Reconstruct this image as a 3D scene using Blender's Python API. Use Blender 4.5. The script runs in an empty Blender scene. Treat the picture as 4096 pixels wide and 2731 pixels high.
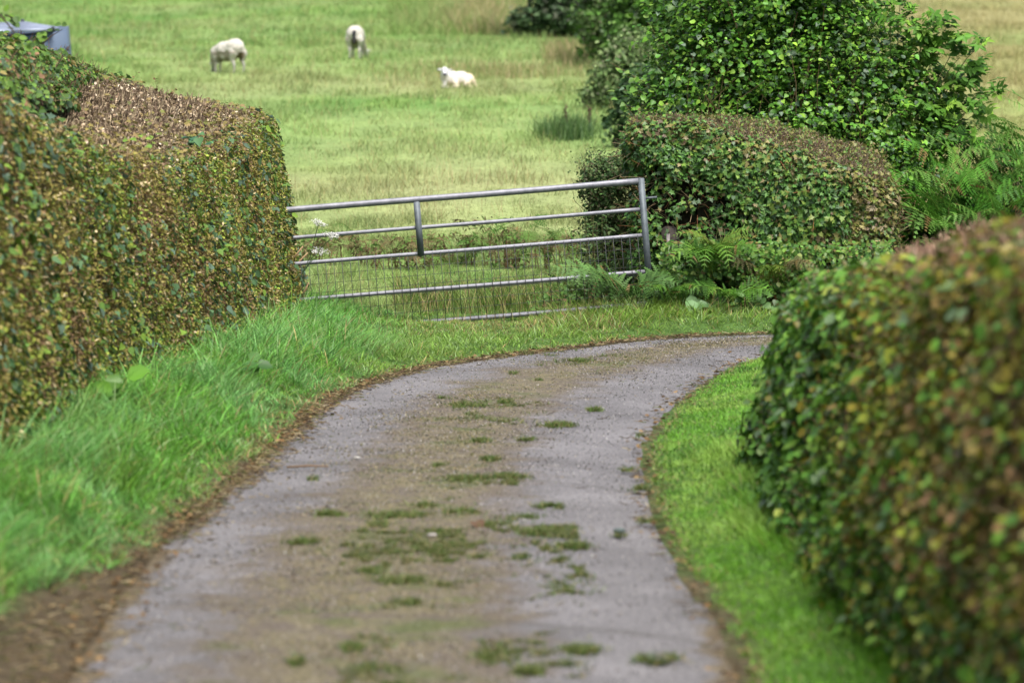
import bpy, bmesh, math, random
import numpy as np
from mathutils import Vector, Matrix, Euler

rng = np.random.default_rng(11)
random.seed(5)
sc = bpy.context.scene
COL = sc.collection
R = math.radians

# ------------------------------------------------------------------ camera frame
CAMZ = 2.64
FPX = 16400.0                      # focal length in pixels of the 4096 px wide frame
PITCH = math.atan((1365.5 - 207) / FPX)
def at(px, py, d):
    """world point seen at (px,py) of the 4096x2731 frame at depth y = d"""
    u = (px - 2048) / FPX
    v = (1365.5 - py) / FPX
    dx, dy, dz = u, math.cos(PITCH) + v * math.sin(PITCH), -math.sin(PITCH) + v * math.cos(PITCH)
    k = d / dy
    return Vector((dx * k, d, CAMZ + dz * k))

# ------------------------------------------------------------------ noise
_tab = np.random.default_rng(3).random((256, 256))
def vnoise(x, y, scale=1.0, seed=0):
    x = np.asarray(x, float) / scale + seed * 17.31
    y = np.asarray(y, float) / scale + seed * 9.77
    xi = np.floor(x).astype(int); yi = np.floor(y).astype(int)
    fx = x - xi; fy = y - yi
    fx = fx * fx * (3 - 2 * fx); fy = fy * fy * (3 - 2 * fy)
    a = _tab[xi & 255, yi & 255]; b = _tab[(xi + 1) & 255, yi & 255]
    c = _tab[xi & 255, (yi + 1) & 255]; d = _tab[(xi + 1) & 255, (yi + 1) & 255]
    return (a * (1 - fx) + b * fx) * (1 - fy) + (c * (1 - fx) + d * fx) * fy
def fbm(x, y, scale=1.0, seed=0):
    return 0.55 * vnoise(x, y, scale, seed) + 0.3 * vnoise(x, y, scale / 2.1, seed + 1) + 0.15 * vnoise(x, y, scale / 4.3, seed + 2)
def sstep(a, b, x):
    t = np.clip((np.asarray(x, float) - a) / (b - a), 0, 1)
    return t * t * (3 - 2 * t)

# ------------------------------------------------------------------ lane outline
def catmull(pts, n=10):
    P = np.array(pts, float)
    Q = np.vstack([2 * P[0] - P[1], P, 2 * P[-1] - P[-2]])
    out = []
    for i in range(1, len(Q) - 2):
        for k in range(n):
            t = k / n
            out.append(0.5 * ((2 * Q[i]) + (-Q[i-1] + Q[i+1]) * t + (2*Q[i-1] - 5*Q[i] + 4*Q[i+1] - Q[i+2]) * t*t
                              + (-Q[i-1] + 3*Q[i] - 3*Q[i+1] + Q[i+2]) * t**3))
    out.append(P[-1])
    return np.array(out)
LE = catmull([(-1.5, 2), (-1.62, 8), (-1.76, 12), (-1.87, 17.15), (-1.90, 21.5), (-1.66, 25.9), (-1.38, 31.1), (-.80, 34.0), (-.19, 35.3),
              (.56, 36.5), (1.27, 37.6), (2.26, 38.25), (4, 38.7), (9, 39.2)])
RE = catmull([(1.25, 2), (1.12, 8), (1.02, 12), (.95, 17.15), (.95, 18.9), (.87, 20.7), (.80, 23), (.88, 27.2), (1.22, 30.6), (1.77, 34),
              (2.2, 35.5), (3, 36.1), (4.5, 36.4), (9, 36.8)])
def resample(P, n):
    s = np.r_[0, np.cumsum(np.linalg.norm(np.diff(P, axis=0), axis=1))]
    t = np.linspace(0, s[-1], n)
    return np.c_[np.interp(t, s, P[:, 0]), np.interp(t, s, P[:, 1])]
NL = 420
LEr, REr = resample(LE, NL), resample(RE, NL)
LANE = np.vstack([LE, RE[::-1]])
def in_poly(x, y, poly):
    x = np.asarray(x); y = np.asarray(y)
    inside = np.zeros(x.shape, bool)
    j = len(poly) - 1
    for i in range(len(poly)):
        xi, yi = poly[i]; xj, yj = poly[j]
        if yi != yj:
            c = ((yi > y) != (yj > y)) & (x < (xj - xi) * (y - yi) / (yj - yi) + xi)
            inside ^= c
        j = i
    return inside
def dist_line(x, y, P):
    x = np.asarray(x, float); y = np.asarray(y, float)
    best = np.full(x.shape, 1e9)
    for i in range(len(P) - 1):
        ax, ay = P[i]; bx, by = P[i + 1]
        dx, dy = bx - ax, by - ay
        t = np.clip(((x - ax) * dx + (y - ay) * dy) / (dx * dx + dy * dy + 1e-12), 0, 1)
        best = np.minimum(best, (x - ax - t * dx) ** 2 + (y - ay - t * dy) ** 2)
    return np.sqrt(best)
LEs, REs = LE[::3], RE[::3]

# ------------------------------------------------------------------ terrain
_py = np.array([-100, 30, 40, 43, 47, 52, 60, 80, 100, 125, 150, 200, 300, 420, 700])
_pz = np.array([0, 0, 0.0, .02, .22, .52, .98, 1.93, 2.62, 3.5, 4.65, 8, 17, 30, 62.])
def ground_z(x, y, fine=True):
    x = np.asarray(x, float); y = np.asarray(y, float)
    z = np.interp(y, _py, _pz)
    near = (y < 48) & (np.abs(x) < 14)
    dl = np.where(near, 0.0, 5.0); dr = dl.copy(); ins = np.zeros(x.shape, bool)
    if near.any():
        xn, yn = x[near], y[near]
        dl[near] = dist_line(xn, yn, LEs); dr[near] = dist_line(xn, yn, REs)
        ins[near] = in_poly(xn, yn, LANE)
    left = dl < dr
    fade = 1 - sstep(40, 46, y)
    amp = np.where(left, 0.02 + (0.20 - .14 * sstep(33, 37, y)) * (1 - sstep(-1.7, -.9, x)) + .12 * sstep(.2, 1.6, x), 0.09)
    bank = sstep(0.0, 0.85, np.where(left, dl, dr)) * amp * fade
    bank = np.where(ins, 0, bank)
    z = z + bank
    z = z + np.where(ins, -0.012, (0.05 * (fbm(x, y, 1.6, 4) - .5)) * sstep(.1, .7, np.minimum(dl, dr)))
    z = z + np.where(y > 44, 0.16 * (fbm(x, y, 4.5, 8) - .5) * sstep(44, 52, y), 0)
    return z
def gz(x, y):
    return float(ground_z(np.array([x]), np.array([y]))[0])

# ------------------------------------------------------------------ mesh helpers
def mesh(name, V, faces, mat, parent=None, cols=None, smooth=False, uv=None):
    V = np.asarray(V, np.float32)
    if isinstance(faces, np.ndarray): faces = [faces]
    faces = [np.asarray(f, np.int32) for f in faces if len(f)]
    me = bpy.data.meshes.new(name)
    me.vertices.add(len(V)); me.vertices.foreach_set('co', V.ravel())
    li = np.concatenate([f.ravel() for f in faces])
    ls = np.concatenate([np.full(len(f), f.shape[1], np.int32) for f in faces])
    me.loops.add(len(li)); me.loops.foreach_set('vertex_index', li)
    me.polygons.add(len(ls))
    me.polygons.foreach_set('loop_start', np.r_[0, np.cumsum(ls)[:-1]].astype(np.int32))
    if smooth: me.polygons.foreach_set('use_smooth', np.ones(len(ls), bool))
    if cols is not None:
        a = me.attributes.new('Col', 'FLOAT_COLOR', 'POINT')
        c = np.ones((len(V), 4), np.float32); c[:, :3] = np.clip(cols, 0.004, 1)
        a.data.foreach_set('color', c.ravel())
    if uv is not None:
        l = me.uv_layers.new(name='UVMap')
        l.data.foreach_set('uv', np.asarray(uv, np.float32)[li].ravel())
    me.update(calc_edges=True); me.validate()
    me.materials.append(mat)
    o = bpy.data.objects.new(name, me); COL.objects.link(o)
    if parent is not None: o.parent = parent
    return o
class Acc:
    """collects pieces into one mesh"""
    def __init__(self): self.V = []; self.F = {}; self.C = []; self.n = 0
    def add(self, V, faces, C):
        V = np.asarray(V, float); C = np.asarray(C, float)
        if C.ndim == 1: C = np.tile(C, (len(V), 1))
        if isinstance(faces, np.ndarray): faces = [faces]
        for f in faces:
            f = np.asarray(f, int)
            if len(f): self.F.setdefault(f.shape[1], []).append(f + self.n)
        self.V.append(V); self.C.append(C); self.n += len(V)
    def build(self, name, mat, parent=None, smooth=False):
        off = Vector((0, 0, 0))
        V = np.vstack(self.V)
        if parent is not None: V = V - np.array(parent.location)
        return mesh(name, V, [np.vstack(v) for v in self.F.values()], mat, parent, np.vstack(self.C), smooth)
def tag(o, label=None, cat=None, group=None, kind=None):
    if label: o['label'] = label
    if cat: o['category'] = cat
    if group: o['group'] = group
    if kind: o['kind'] = kind
    return o
def empty(name, loc, label, cat, group=None):
    o = bpy.data.objects.new(name, None); COL.objects.link(o); o.location = loc
    o.empty_display_size = .2
    return tag(o, label, cat, group)
def nrm(a): return a / np.maximum(np.linalg.norm(a, axis=-1, keepdims=True), 1e-9)
def rvec(n): return nrm(rng.normal(size=(n, 3)))

LEAF = (np.array([(0, 0, 0), (.28, .40, .10), (.68, .34, .08), (1, 0, -.06), (.68, -.34, .08), (.28, -.40, .10)]),
        np.array([(0, 3, 2, 1), (0, 5, 4, 3)]))
_rs = [(-.06, .22, .07), (.10, .43, .13), (.37, .49, .15), (.60, .34, .08), (.78, .22, .05)]
_rt = [(0, 2, 1), (0, 12, 2), (12, 3, 2), (12, 13, 3), (13, 4, 3), (13, 5, 4), (13, 6, 5)]
_rm = {**{k: k + 6 for k in range(1, 6)}, 0: 0, 6: 6, 12: 12, 13: 13}
ROUND = (np.array([(0, 0, 0)] + _rs + [(1.06, 0, -.12)] + [(a, -b, c) for a, b, c in _rs] + [(.3, 0, 0), (.66, 0, -.04)]),
         np.array(_rt + [(a, _rm[c], _rm[b]) for a, b, c in [(_rm[a], b, c) for a, b, c in _rt]]))
IVY = (np.array([(0, 0, 0), (-.1, .42, .05), (.38, .27, .05), (.48, .52, .03), (.62, .20, .04), (1.05, 0, -.06), (.62, -.20, .04), (.48, -.52, .03), (.38, -.27, .05), (-.1, -.42, .05)]),
       np.array([(0, 2, 1), (0, 4, 2), (2, 4, 3), (0, 5, 4), (0, 6, 5), (0, 8, 6), (6, 8, 7), (0, 9, 8)]))
LANCE = (np.array([(0, 0, 0), (.3, .17, .05), (.62, .14, .03), (1, 0, -.08), (.62, -.14, .03), (.3, -.17, .05)]), LEAF[1])
def scatter(acc, tpl, P, N, L, C, jitter=.8, down=.0, D=None):
    n = len(P)
    tv, tf = tpl
    Nn = nrm(np.asarray(N) + jitter * rvec(n))
    if D is None: D = rvec(n) + np.array([0, 0, -down])
    D = nrm(D - (D * Nn).sum(1, keepdims=True) * Nn)
    S = np.cross(Nn, D)
    L = np.asarray(L).reshape(-1, 1, 1)
    V = P[:, None, :] + L * (tv[None, :, 0:1] * D[:, None, :] + tv[None, :, 1:2] * S[:, None, :] + tv[None, :, 2:3] * Nn[:, None, :])
    k = len(tv)
    F = (tf[None] + (np.arange(n) * k)[:, None, None]).reshape(-1, tf.shape[1])
    acc.add(V.reshape(-1, 3), F, np.repeat(C, k, axis=0))
def pick(pal, prob, n, var=.18):
    pal = np.array(pal); prob = np.array(prob, float)
    i = rng.choice(len(pal), n, p=prob / prob.sum())
    return pal[i] * np.exp(var * rng.normal(size=(n, 1)))
def prisms(acc, P0, P1, r0, r1, C0, C1, Ccap):
    n = len(P0)
    ax = nrm(P1 - P0)
    a = nrm(np.cross(ax, rvec(n))); b = np.cross(ax, a)
    r0 = np.broadcast_to(r0, n); r1 = np.broadcast_to(r1, n)
    V = []; C = []
    for base, r, c in ((P0, r0, C0), (P1, r1, C1), (P1, r1, Ccap)):
        for k in range(3):
            t = 2 * math.pi * k / 3
            V.append(base + r[:, None] * (a * math.cos(t) + b * math.sin(t))); C.append(np.broadcast_to(c, (n, 3)))
    V = np.stack(V, 1); C = np.stack(C, 1)
    o = (np.arange(n) * 9)[:, None, None]
    q = (np.array([(0, 1, 4, 3), (1, 2, 5, 4), (2, 0, 3, 5)])[None] + o).reshape(-1, 4)
    t = (np.array([(6, 7, 8)])[None] + o).reshape(-1, 3)
    acc.add(V.reshape(-1, 3), [q, t], C.reshape(-1, 3))
def tube(acc, pts, radii, col, sides=6, cap=True):
    P = np.array([tuple(p) for p in pts], float); n = len(P)
    radii = np.broadcast_to(radii, n)
    T = np.gradient(P, axis=0); T = nrm(T)
    ref = np.array([0, 1, 0.]) if abs(T[0, 1]) < .9 else np.array([1, 0, 0.])
    V = []
    for i in range(n):
        a = np.cross(T[i], ref); a /= max(np.linalg.norm(a), 1e-9); b = np.cross(T[i], a)
        for k in range(sides):
            t = 2 * math.pi * k / sides
            V.append(P[i] + radii[i] * (a * math.cos(t) + b * math.sin(t)))
    q = np.array([(i*sides+k, i*sides+(k+1) % sides, (i+1)*sides+(k+1) % sides, (i+1)*sides+k) for i in range(n-1) for k in range(sides)])
    fs = [q]
    if cap: fs += [np.array([list(range(sides))[::-1]]), np.array([[(n-1)*sides+k for k in range(sides)]])]
    acc.add(np.array(V), fs, col)
def boxm(acc, lo, hi, col, M=None):
    (x0, y0, z0), (x1, y1, z1) = lo, hi
    V = np.array([(x0,y0,z0),(x1,y0,z0),(x1,y1,z0),(x0,y1,z0),(x0,y0,z1),(x1,y0,z1),(x1,y1,z1),(x0,y1,z1)], float)
    if M is not None: V = np.array([tuple(M @ Vector(v)) for v in V])
    acc.add(V, np.array([(0,3,2,1),(4,5,6,7),(0,1,5,4),(1,2,6,5),(2,3,7,6),(3,0,4,7)]), col)
def blades(acc, P, h, w, az, lean, curl, C, segs=3, tipmul=1.15):
    n = len(P)
    d = np.stack([np.cos(az), np.sin(az), np.zeros(n)], 1)
    az2 = az + rng.normal(size=n) * .9
    s = np.stack([-np.sin(az2), np.cos(az2), np.zeros(n)], 1)
    up = np.array([0, 0, 1.])
    V = []; CC = []
    for k in range(segs + 1):
        t = k / segs
        c = P + up * (h * (t - .45 * curl * t * t))[:, None] + d * (h * (lean * t + curl * t * t))[:, None]
        cc = C * (1 + (tipmul - 1) * t)
        if k < segs:
            ww = (w * (1 - .55 * t) * .5)[:, None] * s
            V += [c - ww, c + ww]; CC += [cc, cc]
        else:
            V.append(c); CC.append(cc)
    m = 2 * segs + 1
    V = np.stack(V, 1).reshape(-1, 3); CC = np.stack(CC, 1).reshape(-1, 3)
    o = (np.arange(n) * m)[:, None, None]
    q = np.array([(2*k, 2*k+1, 2*k+3, 2*k+2) for k in range(segs - 1)])
    fs = [(np.array([(2*segs-2, 2*segs-1, 2*segs)])[None] + o).reshape(-1, 3)]
    if segs > 1: fs.append((q[None] + o).reshape(-1, 4))
    acc.add(V, fs, CC)

# ------------------------------------------------------------------ materials
def newmat(name):
    m = bpy.data.materials.new(name); m.use_nodes = True
    nt = m.node_tree; nt.nodes.clear()
    return m, nt, nt.nodes.new('ShaderNodeOutputMaterial')
def leaf_mat(name, rough=.45, trans=.25, spec=.4, nvar=0.0, nscale=30):
    m, nt, out = newmat(name)
    L = nt.links
    at_ = nt.nodes.new('ShaderNodeAttribute'); at_.attribute_name = 'Col'
    p = nt.nodes.new('ShaderNodeBsdfPrincipled')
    p.inputs['Roughness'].default_value = rough
    p.inputs['Specular IOR Level'].default_value = spec
    src = at_.outputs['Color']
    if nvar:
        tc = nt.nodes.new('ShaderNodeTexCoord'); no = nt.nodes.new('ShaderNodeTexNoise'); no.inputs['Scale'].default_value = nscale
        no.inputs['Detail'].default_value = 4
        L.new(tc.outputs['Object'], no.inputs['Vector'])
        mr = nt.nodes.new('ShaderNodeMapRange'); mr.inputs['From Min'].default_value = .3; mr.inputs['From Max'].default_value = .7
        mr.inputs['To Min'].default_value = 1 - nvar; mr.inputs['To Max'].default_value = 1 + nvar
        L.new(no.outputs['Fac'], mr.inputs['Value'])
        mx = nt.nodes.new('ShaderNodeVectorMath'); mx.operation = 'SCALE'
        L.new(src, mx.inputs[0]); L.new(mr.outputs['Result'], mx.inputs['Scale'])
        src = mx.outputs['Vector']
    L.new(src, p.inputs['Base Color'])
    if trans:
        t = nt.nodes.new('ShaderNodeBsdfTranslucent'); L.new(src, t.inputs['Color'])
        mixs = nt.nodes.new('ShaderNodeMixShader'); mixs.inputs[0].default_value = trans
        L.new(p.outputs[0], mixs.inputs[1]); L.new(t.outputs[0], mixs.inputs[2]); L.new(mixs.outputs[0], out.inputs[0])
    else:
        L.new(p.outputs[0], out.inputs[0])
    return m
M_leaf = leaf_mat('foliage_leaf', .55, .22, .2)
M_gloss = leaf_mat('glossy_leaf', .46, .22, .27)
M_grass = leaf_mat('grass_blade', .5, .35, .3)
M_field = leaf_mat('field_blade', .7, .35, .15)
M_twig = leaf_mat('twig_wood', .8, 0, .2)
M_dry = leaf_mat('dry_leaf', .8, .2, .15)
M_wood = leaf_mat('weathered_wood', .85, 0, .2, .35, 25)
M_wool = leaf_mat('wool', .95, 0, .1, .08, 30)
M_petal = leaf_mat('petal', .7, .3, .2)
M_soil = leaf_mat('ground_soil', .95, 0, .1, .3, 9)
M_core = leaf_mat('branch_mass', .95, 0, .1, .5, 22)
M_stone = leaf_mat('stone', .85, 0, .2, .3, 60)

def metal_mat(name, c1, c2, rough, metallic, scale=14):
    m, nt, out = newmat(name); L = nt.links
    tc = nt.nodes.new('ShaderNodeTexCoord'); no = nt.nodes.new('ShaderNodeTexNoise')
    no.inputs['Scale'].default_value = scale; no.inputs['Detail'].default_value = 6; no.inputs['Roughness'].default_value = .65
    L.new(tc.outputs['Object'], no.inputs['Vector'])
    cr = nt.nodes.new('ShaderNodeValToRGB')
    cr.color_ramp.elements[0].position = .35; cr.color_ramp.elements[0].color = (*c1, 1)
    cr.color_ramp.elements[1].position = .68; cr.color_ramp.elements[1].color = (*c2, 1)
    L.new(no.outputs['Fac'], cr.inputs['Fac'])
    p = nt.nodes.new('ShaderNodeBsdfPrincipled'); L.new(cr.outputs['Color'], p.inputs['Base Color'])
    p.inputs['Metallic'].default_value = metallic
    mr = nt.nodes.new('ShaderNodeMapRange'); mr.inputs['To Min'].default_value = rough - .1; mr.inputs['To Max'].default_value = rough + .12
    L.new(no.outputs['Fac'], mr.inputs['Value']); L.new(mr.outputs['Result'], p.inputs['Roughness'])
    L.new(p.outputs[0], out.inputs[0])
    return m
M_galv = metal_mat('galvanised_steel', (.15, .15, .172), (.25, .25, .28), .5, .3)
M_galvd = metal_mat('dull_steel_post', (.075, .09, .10), (.13, .15, .165), .6, .3)
M_wire = metal_mat('mesh_wire', (.028, .03, .032), (.05, .05, .055), .6, .3)
M_box = metal_mat('blue_grey_sheet', (.065, .095, .15), (.085, .12, .18), .55, .1, 3)
M_lid = metal_mat('pale_sheet', (.15, .175, .235), (.22, .25, .32), .5, .2, 4)
M_hw = metal_mat('dark_fitting', (.02, .025, .04), (.04, .045, .06), .6, .3)

# lane surface
def lane_mat():
    m, nt, out = newmat('worn_tarmac'); L = nt.links; N = nt.nodes.new
    tc = N('ShaderNodeTexCoord'); uv = N('ShaderNodeUVMap'); uv.uv_map = 'UVMap'
    sx = N('ShaderNodeSeparateXYZ'); L.new(uv.outputs['UV'], sx.inputs[0])
    def noise(scale, detail=4, rough=.6, vec=None, stretch=None):
        n = N('ShaderNodeTexNoise'); n.inputs['Scale'].default_value = scale; n.inputs['Detail'].default_value = detail; n.inputs['Roughness'].default_value = rough
        v = vec or tc.outputs['Object']
        if stretch:
            mp = N('ShaderNodeMapping'); mp.inputs['Scale'].default_value = stretch; L.new(v, mp.inputs['Vector']); v = mp.outputs['Vector']
        L.new(v, n.inputs['Vector']); return n.outputs['Fac']
    def math_(op, a, b=None, c=None):
        n = N('ShaderNodeMath'); n.operation = op
        for i, x in enumerate((a, b, c)):
            if x is None: continue
            if isinstance(x, (int, float)): n.inputs[i].default_value = x
            else: L.new(x, n.inputs[i])
        return n.outputs[0]
    def ramp(f, *stops):
        n = N('ShaderNodeValToRGB'); e = n.color_ramp.elements
        while len(e) < len(stops): e.new(.5)
        for el, (p, c) in zip(e, stops): el.position = p; el.color = (*c, 1)
        L.new(f, n.inputs['Fac']); return n.outputs['Color']
    def mr(f, a, b, c=0, d=1):
        n = N('ShaderNodeMapRange'); n.interpolation_type = 'SMOOTHSTEP'
        for i, x in enumerate((a, b, c, d)): n.inputs[i + 1].default_value = x
        L.new(f, n.inputs[0]); return n.outputs[0]
    def mix(f, a, b):
        n = N('ShaderNodeMix'); n.data_type = 'RGBA'; L.new(f, n.inputs[0]); L.new(a, n.inputs[6]); L.new(b, n.inputs[7]); return n.outputs[2]
    u, v = sx.outputs[0], sx.outputs[1]
    nf = noise(58, 4, .8); nf2 = noise(38, 3, .7); nm = noise(5, 5, .65); nb = noise(.9, 4, .55); nw = noise(2.3, 5, .6)
    asph = ramp(nf, (.32, (.052, .050, .051)), (.47, (.126, .122, .124)), (.58, (.168, .162, .165)), (.70, (.32, .31, .315)))
    asph2 = ramp(nb, (.32, (.66, .65, .66)), (.68, (1.18, 1.17, 1.19)))
    mul = N('ShaderNodeMix'); mul.data_type = 'RGBA'; mul.blend_type = 'MULTIPLY'; mul.inputs[0].default_value = 1
    L.new(asph, mul.inputs[6]); L.new(asph2, mul.inputs[7]); base = mul.outputs[2]
    # dark damp-dirt halo and straw coloured centre strip
    farv = mr(v, 21, 28)
    uc = math_('SUBTRACT', u, math_('MULTIPLY_ADD', farv, .14, -.17))
    au = math_('ABSOLUTE', uc)
    wob = math_('MULTIPLY', math_('SUBTRACT', nw, .5), 1.0)
    wob2 = math_('MULTIPLY', math_('SUBTRACT', nm, .5), .7)
    d1 = math_('ADD', math_('ADD', math_('ADD', au, wob), wob2), math_('MULTIPLY', farv, .14))
    halo = math_('MULTIPLY', mr(d1, .86, .44), .9)
    brown = ramp(nf2, (.3, (.06, .047, .037)), (.6, (.11, .088, .068)), (.8, (.19, .155, .11)))
    base = mix(halo, base, brown)
    straw = ramp(nf2, (.30, (.05, .043, .024)), (.50, (.125, .108, .060)), (.72, (.29, .255, .15)))
    cm = math_('MULTIPLY', mr(d1, .72, .26), mr(math_('ADD', math_('MULTIPLY', nm, .6), math_('MULTIPLY', noise(16, 4, .7), .4)), .41, .58))
    base = mix(math_('MULTIPLY', cm, .85), base, straw)
    moss = ramp(nf2, (.3, (.035, .055, .012)), (.7, (.085, .105, .03)))
    mm = math_('MULTIPLY', mr(d1, .62, .25), mr(noise(1.7, 4, .6, None, (1, 1, 1)), .52, .66))
    base = mix(math_('MULTIPLY', mm, .7), base, moss)
    # litter along both edges
    eu = math_('ADD', math_('ABSOLUTE', u), math_('ADD', math_('MULTIPLY', wob, .55), math_('MULTIPLY', wob2, .4)))
    rgt = math_('MULTIPLY', mr(u, .0, .3), mr(v, 18.5, 22.5))
    eu = math_('SUBTRACT', eu, math_('MULTIPLY', rgt, .16))
    edge = mr(eu, 1.15, 1.29)
    litter = ramp(nf2, (.3, (.045, .033, .02)), (.55, (.11, .083, .045)), (.8, (.25, .195, .10)))
    base = mix(math_('MULTIPLY', edge, .9), base, litter)
    # repaired joints crossing the lane
    for v0 in (18.9, 25.4):
        dv = math_('ABSOLUTE', math_('SUBTRACT', math_('ADD', v, math_('MULTIPLY', wob2, .25)), v0))
        ln = math_('MULTIPLY', mr(dv, .05, .0), .55)
        dk = N('ShaderNodeRGB'); dk.outputs[0].default_value = (.05, .045, .04, 1)
        base = mix(ln, base, dk.outputs[0])
    p = N('ShaderNodeBsdfPrincipled'); L.new(base, p.inputs['Base Color']); p.inputs['Roughness'].default_value = .9
    p.inputs['Specular IOR Level'].default_value = .2
    bmp = N('ShaderNodeBump'); bmp.inputs['Strength'].default_value = .8; bmp.inputs['Distance'].default_value = .012
    L.new(math_('ADD', nf, nf2), bmp.inputs['Height']); L.new(bmp.outputs[0], p.inputs['Normal'])
    L.new(p.outputs[0], out.inputs[0])
    return m
M_lane = lane_mat()

# ------------------------------------------------------------------ ground sheet
STRAW = np.array([.30, .26, .115]); FGREEN = np.array([.155, .26, .060]); FDARK = np.array([.082, .18, .034]); FPALE = np.array([.25, .325, .125]); FSTRAW = np.array([.30, .285, .145])
def field_col(x, y, n_rand=None):
    x = np.asarray(x, float); y = np.asarray(y, float)
    q = x / np.maximum(y, 1)
    s = .08 + .85 * (fbm(x * .6, y * .35, 2.6, 21) - .42)
    s = s + .38 * sstep(45, 53, y) * (1 - sstep(57, 66, y))
    s = s + .50 * sstep(.078, .098, q) * (.65 + .7 * fbm(x, y, 5, 3))
    s = s + .45 * sstep(112, 125, y) * sstep(-.035, -.005, q)
    s = s + .35 * (1 - sstep(4, 9, np.hypot((x - .4) * 1.0, (y - 86) * .8)))
    s = s - .35 * sstep(84, 100, y) * (1 - sstep(.06, .08, q)) * (fbm(x, y, 7, 33) > .48)
    s = np.clip(s, 0, 1)[:, None]
    g = sstep(.36, .60, .45 * fbm(x * .8, y * .4, 1.5, 55) + .55 * fbm(x, y * .6, .6, 58))[:, None]
    pale = sstep(.45, .7, fbm(x, y * .5, 6, 77))[:, None] * .8
    green = FDARK * (1 - g) + FGREEN * g
    green = green * (1 - pale * .55) + FPALE * pale * .55
    br = sstep(.05, .09, q)[:, None]
    br = np.maximum(br, .55 * sstep(.6, .75, fbm(x, y * .5, 3.2, 88))[:, None])
    c = green * (1 - s) + (FSTRAW * (1 - br) + STRAW * .88 * br) * s
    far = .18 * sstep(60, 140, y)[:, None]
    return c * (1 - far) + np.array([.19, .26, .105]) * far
SOIL = np.array([.05, .042, .02]); LITTER = np.array([.060, .046, .028]); TURF = np.array([.045, .085, .02])
def build_ground():
    xs = np.unique(np.concatenate([np.linspace(-420, -60, 14), np.linspace(-60, -12, 40), np.linspace(-12, -4, 33), np.linspace(-4, 5, 76), np.linspace(5, 14, 37), np.linspace(14, 60, 40), np.linspace(60, 420, 14)]))
    ys = np.unique(np.concatenate([np.linspace(-60, 8, 10), np.linspace(8, 48, 230), np.linspace(48, 130, 190), np.linspace(130, 200, 50), np.linspace(200, 700, 40)]))
    X, Y = np.meshgrid(xs, ys); x = X.ravel(); y = Y.ravel()
    z = ground_z(x, y)
    V = np.c_[x, y, z]
    nx, ny = len(xs), len(ys)
    I = np.arange(nx * ny).reshape(ny, nx)
    F = np.stack([I[:-1, :-1], I[:-1, 1:], I[1:, 1:], I[1:, :-1]], -1).reshape(-1, 4)
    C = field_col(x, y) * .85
    near = (y < 43)
    dl = np.minimum(dist_line(x, y, LEs), dist_line(x, y, REs) + .16 * sstep(19, 22, y))
    dl = dl - .42 * (1 - sstep(16.8, 22.5, y)) * (x < 0)
    t = sstep(.02, .28, dl + .25 * (fbm(x, y, .5, 6) - .5))[:, None]
    cn = LITTER * (1 - t) + TURF * t
    k = (sstep(40, 44, y))[:, None]
    C = np.where(near[:, None] | (y < 44)[:, None], cn * (1 - k) + C * k, C)
    o = mesh('ground', V, F, M_soil, None, C, True)
    tag(o, 'grassy ground rising into a hillside meadow', None, None, 'structure')
build_ground()

def build_lane():
    m = 26
    U = np.linspace(0, 1, m)
    ce = (LEr + REr) / 2
    s = np.r_[0, np.cumsum(np.linalg.norm(np.diff(ce, axis=0), axis=1))]
    V = []; UV = []
    for i in range(NL):
        w = np.linalg.norm(REr[i] - LEr[i])
        for u in U:
            p = LEr[i] * (1 - u) + REr[i] * u
            z = -.008 + .036 * (1 - (2 * u - 1) ** 4) + .008 * (float(vnoise(p[0], p[1], .7, 2)) - .5)
            V.append((p[0], p[1], z)); UV.append(((u - .5) * 2.6, s[i] + 2))
    I = np.arange(NL * m).reshape(NL, m)
    F = np.stack([I[:-1, :-1], I[:-1, 1:], I[1:, 1:], I[1:, :-1]], -1).reshape(-1, 4)
    o = mesh('lane', np.array(V), F, M_lane, None, None, True, np.array(UV))
    tag(o, 'narrow grey tarmac lane with a mossy middle strip', None, None, 'structure')
build_lane()
def lane_z(x, y): return .03

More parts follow.
